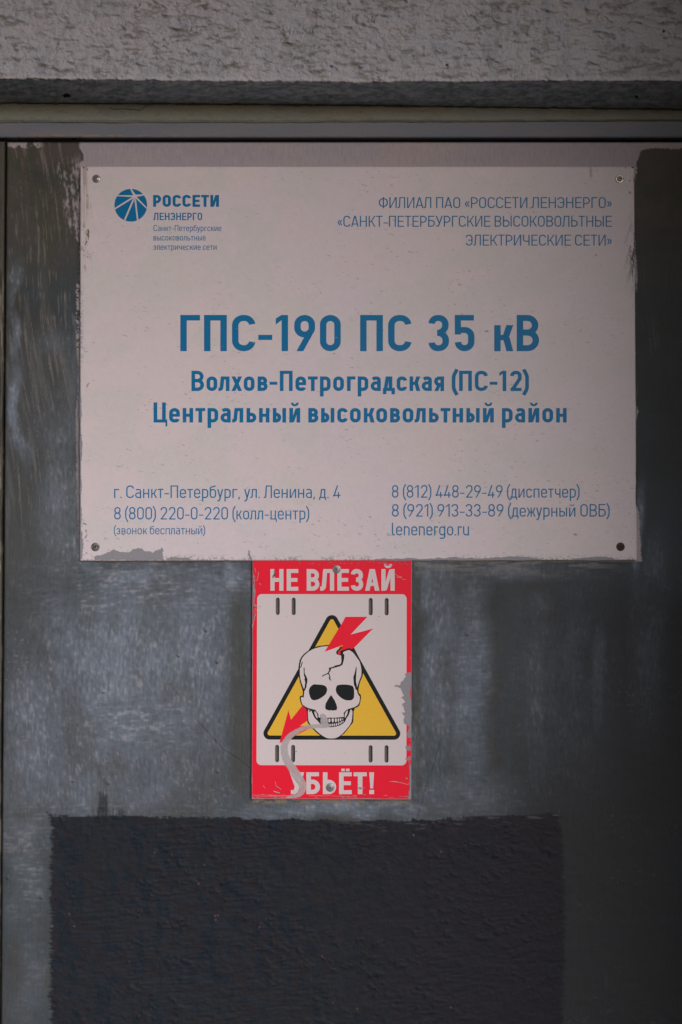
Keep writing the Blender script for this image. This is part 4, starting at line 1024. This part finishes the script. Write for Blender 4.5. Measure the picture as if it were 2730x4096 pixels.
for i in range(70):
    rg = random.Random(300+i)
    if i < 40: q = (1012+rg.random()*640, 3178+rg.random()*14)
    elif i < 55: q = (1636+rg.random()*8, 2960+rg.random()*230)
    else: q = (1014+rg.random()*10, 2260+rg.random()*200)
    if q[0] > 1643: continue
    a_, b_ = (rg.uniform(3, 14), rg.uniform(.6, 1.8)) if i < 40 else (rg.uniform(.8, 2.5), rg.uniform(2, 9))
    P.poly(ragged([(q[0]-a_, q[1]), (q[0], q[1]-b_), (q[0]+a_, q[1]), (q[0], q[1]+b_)], 1, 2, i), l8+0.00002)
P.stuff("peeled_flecks", PEEL, ws)
P = Print(True)
def scr(l, z, w_=1.6):
    for q in stroke(z(l), w_): P.poly(q, l8)
scr([(160, 745), (175, 767)], zB); scr([(265, 710), (275, 752), (290, 760), (318, 780)], zB); scr([(250, 795), (275, 802), (305, 810)], zB, 3.2); scr([(1265, 710), (1300, 712), (1360, 720), (1425, 737)], zB, 1.8)
scr([(1290, 708), (1330, 714)], zB, 2.6); scr([(120, 190), (115, 230), (105, 270)], zA); scr([(130, 290), (140, 303)], zA, 2); scr([(85, 505), (108, 530)], zA); scr([(1310, 208), (1330, 225), (1368, 235)], zA, 1.4)
scr([(1325, 235), (1365, 240)], zA, 2.4); scr([(1368, 252), (1400, 258)], zA, 1.4); scr([(65, 830), (200, 828), (330, 832), (480, 830)], zB, 1.2); scr([(560, 835), (700, 830), (800, 838), (950, 845)], zB, 1.0); scr([(100, 845), (260, 838), (400, 846)], zB, 1.0)
scr([(85, 570), (78, 620), (72, 660)], zA, 1.3)
P.stuff("scratches", SCRATCH, ws, "pale scratches in the red paint")
P = Print(True)
rg = random.Random(77)
for i in range(60):                           # faint smudges along the red top band
    x_ = 1190+rg.random()*450; y_ = 2248+rg.random()*12+(10*math.sin(x_/22.) if rg.random() < .5 else 0)
    P.poly(ragged([(x_-rg.uniform(3, 10), y_), (x_, y_-rg.uniform(.6, 1.6)), (x_+rg.uniform(3, 10), y_+rg.uniform(-2, 2)), (x_, y_+rg.uniform(.6, 1.6))], 1, 2, i), l8)
P.stuff("smudges", flat_mat("dusty_smudge", (0.52, 0.12, 0.14), 0.7), ws)
P = Print(True)
for (u, v, r_) in [(367, 578, 1.3), (1169, 577, 1.9), (672, 546, 1.0), (1145, 605, 1)]: P.poly(circle(*zA([(u, v)])[0], r_, 8), l8)
for (u, v, r_) in [(448, 449, 2.2), (221, 399, 1.0), (227, 420, .9), (690, 522, 1.2), (873, 461, 1.2)]: P.poly(circle(*zB([(u, v)])[0], r_, 8), l8)
P.poly(ragged(zA([(258, 170), (272, 168), (250, 200), (266, 195), (270, 215), (245, 245), (240, 240), (262, 200)]), 1.5, 2, 3), l8)
P.stuff("specks", GRIME, ws)

# translucent smear dragged across the plate
def smear_mat():
    m, t, b = new_mat("dried_glue")
    tc = t.nodes.new("ShaderNodeTexCoord")
    at = t.nodes.new("ShaderNodeAttribute"); at.attribute_name = "paint"
    mp = t.nodes.new("ShaderNodeMapping"); mp.inputs['Scale'].default_value = (60, 1.2, 1)
    n = t.nodes.new("ShaderNodeTexNoise"); n.inputs['Scale'].default_value = 1; n.inputs['Detail'].default_value = 4
    t.links.new(at.outputs['Vector'], mp.inputs[0]); t.links.new(mp.outputs[0], n.inputs['Vector'])
    mr = t.nodes.new("ShaderNodeMapRange"); mr.inputs[1].default_value = 0.30; mr.inputs[2].default_value = 0.62; mr.inputs[3].default_value = 0.35; mr.inputs[4].default_value = 0.90
    t.links.new(n.outputs[0], mr.inputs[0]); t.links.new(mr.outputs[0], b.inputs['Alpha'])
    b.inputs['Base Color'].default_value = (0.52, 0.47, 0.50, 1); b.inputs['Roughness'].default_value = 0.5
    return m
SM = smear_mat()
def ribbon(pts, prot, name):
    """pts: (x,y,width); colour attribute stores (across, along) for the streaks"""
    P_ = np.array(pts, float); n = len(P_)
    t_ = np.linspace(0, n-1, 90); d = []
    for a in t_:
        i = min(int(a), n-2); f = a-i
        p0 = P_[max(i-1, 0)]; p1 = P_[i]; p2 = P_[i+1]; p3 = P_[min(i+2, n-1)]
        d.append(0.5*((2*p1)+(-p0+p2)*f+(2*p0-5*p1+4*p2-p3)*f*f+(-p0+3*p1-3*p2+p3)*f**3))
    d = np.array(d); tg = np.gradient(d[:, :2], axis=0); tg /= np.hypot(tg[:, 0], tg[:, 1])[:, None]
    nrm = np.c_[-tg[:, 1], tg[:, 0]]
    na = 9; a = np.linspace(-.5, .5, na)
    rj = 1+0.05*np.sin(np.arange(90)*1.7)+0.03*np.sin(np.arange(90)*3.1)
    XY = d[:, None, :2]+nrm[:, None, :]*(a[None, :, None]*d[:, None, 2:3]*rj[:, None, None])
    V = U(XY[..., 0], XY[..., 1], prot+0.00003*(1-(2*a[None, :])**2)).reshape(-1, 3)
    cl = np.zeros((90, na, 3)); cl[..., 0] = a[None, :]+.5; cl[..., 1] = np.arange(90)[:, None]/9.
    idx = np.arange(90*na).reshape(90, na)
    F = np.stack([idx[:-1, :-1], idx[:-1, 1:], idx[1:, 1:], idx[1:, :-1]], -1).ravel()
    o = link(name, mesh_np(name, V, F, 4, cl.reshape(-1, 3)), SM, ws)
    o['label'] = "greyish dried smear running from the skull's mouth to the bottom word"
zb = lambda u, v, w_: (980+u/2.178, 2800+v/2.178, w_/2.178)
ribbon([zb(745, 222, 18), zb(700, 222, 44), zb(640, 228, 36), zb(575, 232, 36), zb(510, 248, 36), zb(440, 282, 44), zb(385, 325, 50), zb(350, 385, 60), zb(346, 450, 62), zb(366, 520, 66), zb(410, 590, 70), zb(455, 660, 74), zb(497, 725, 66), zb(505, 780, 54), zb(475, 820, 44), zb(420, 840, 28), zb(355, 850, 8)], l8+0.00004, "dried_smear")
ribbon([zb(655, 142, 24), zb(680, 140, 44), zb(690, 165, 60), zb(695, 195, 66), zb(715, 218, 40), zb(735, 228, 20)], l8+0.00009, "dried_smear")

screw(1347.6, 2277, 16.8, WP+0.0002, DULL, ws, 0.9, "dull grey screw in the top band")
screw(1321.6, 3150, 17.2, WP+0.0002, DULL, ws, 0.6, "dull grey screw in the bottom word")
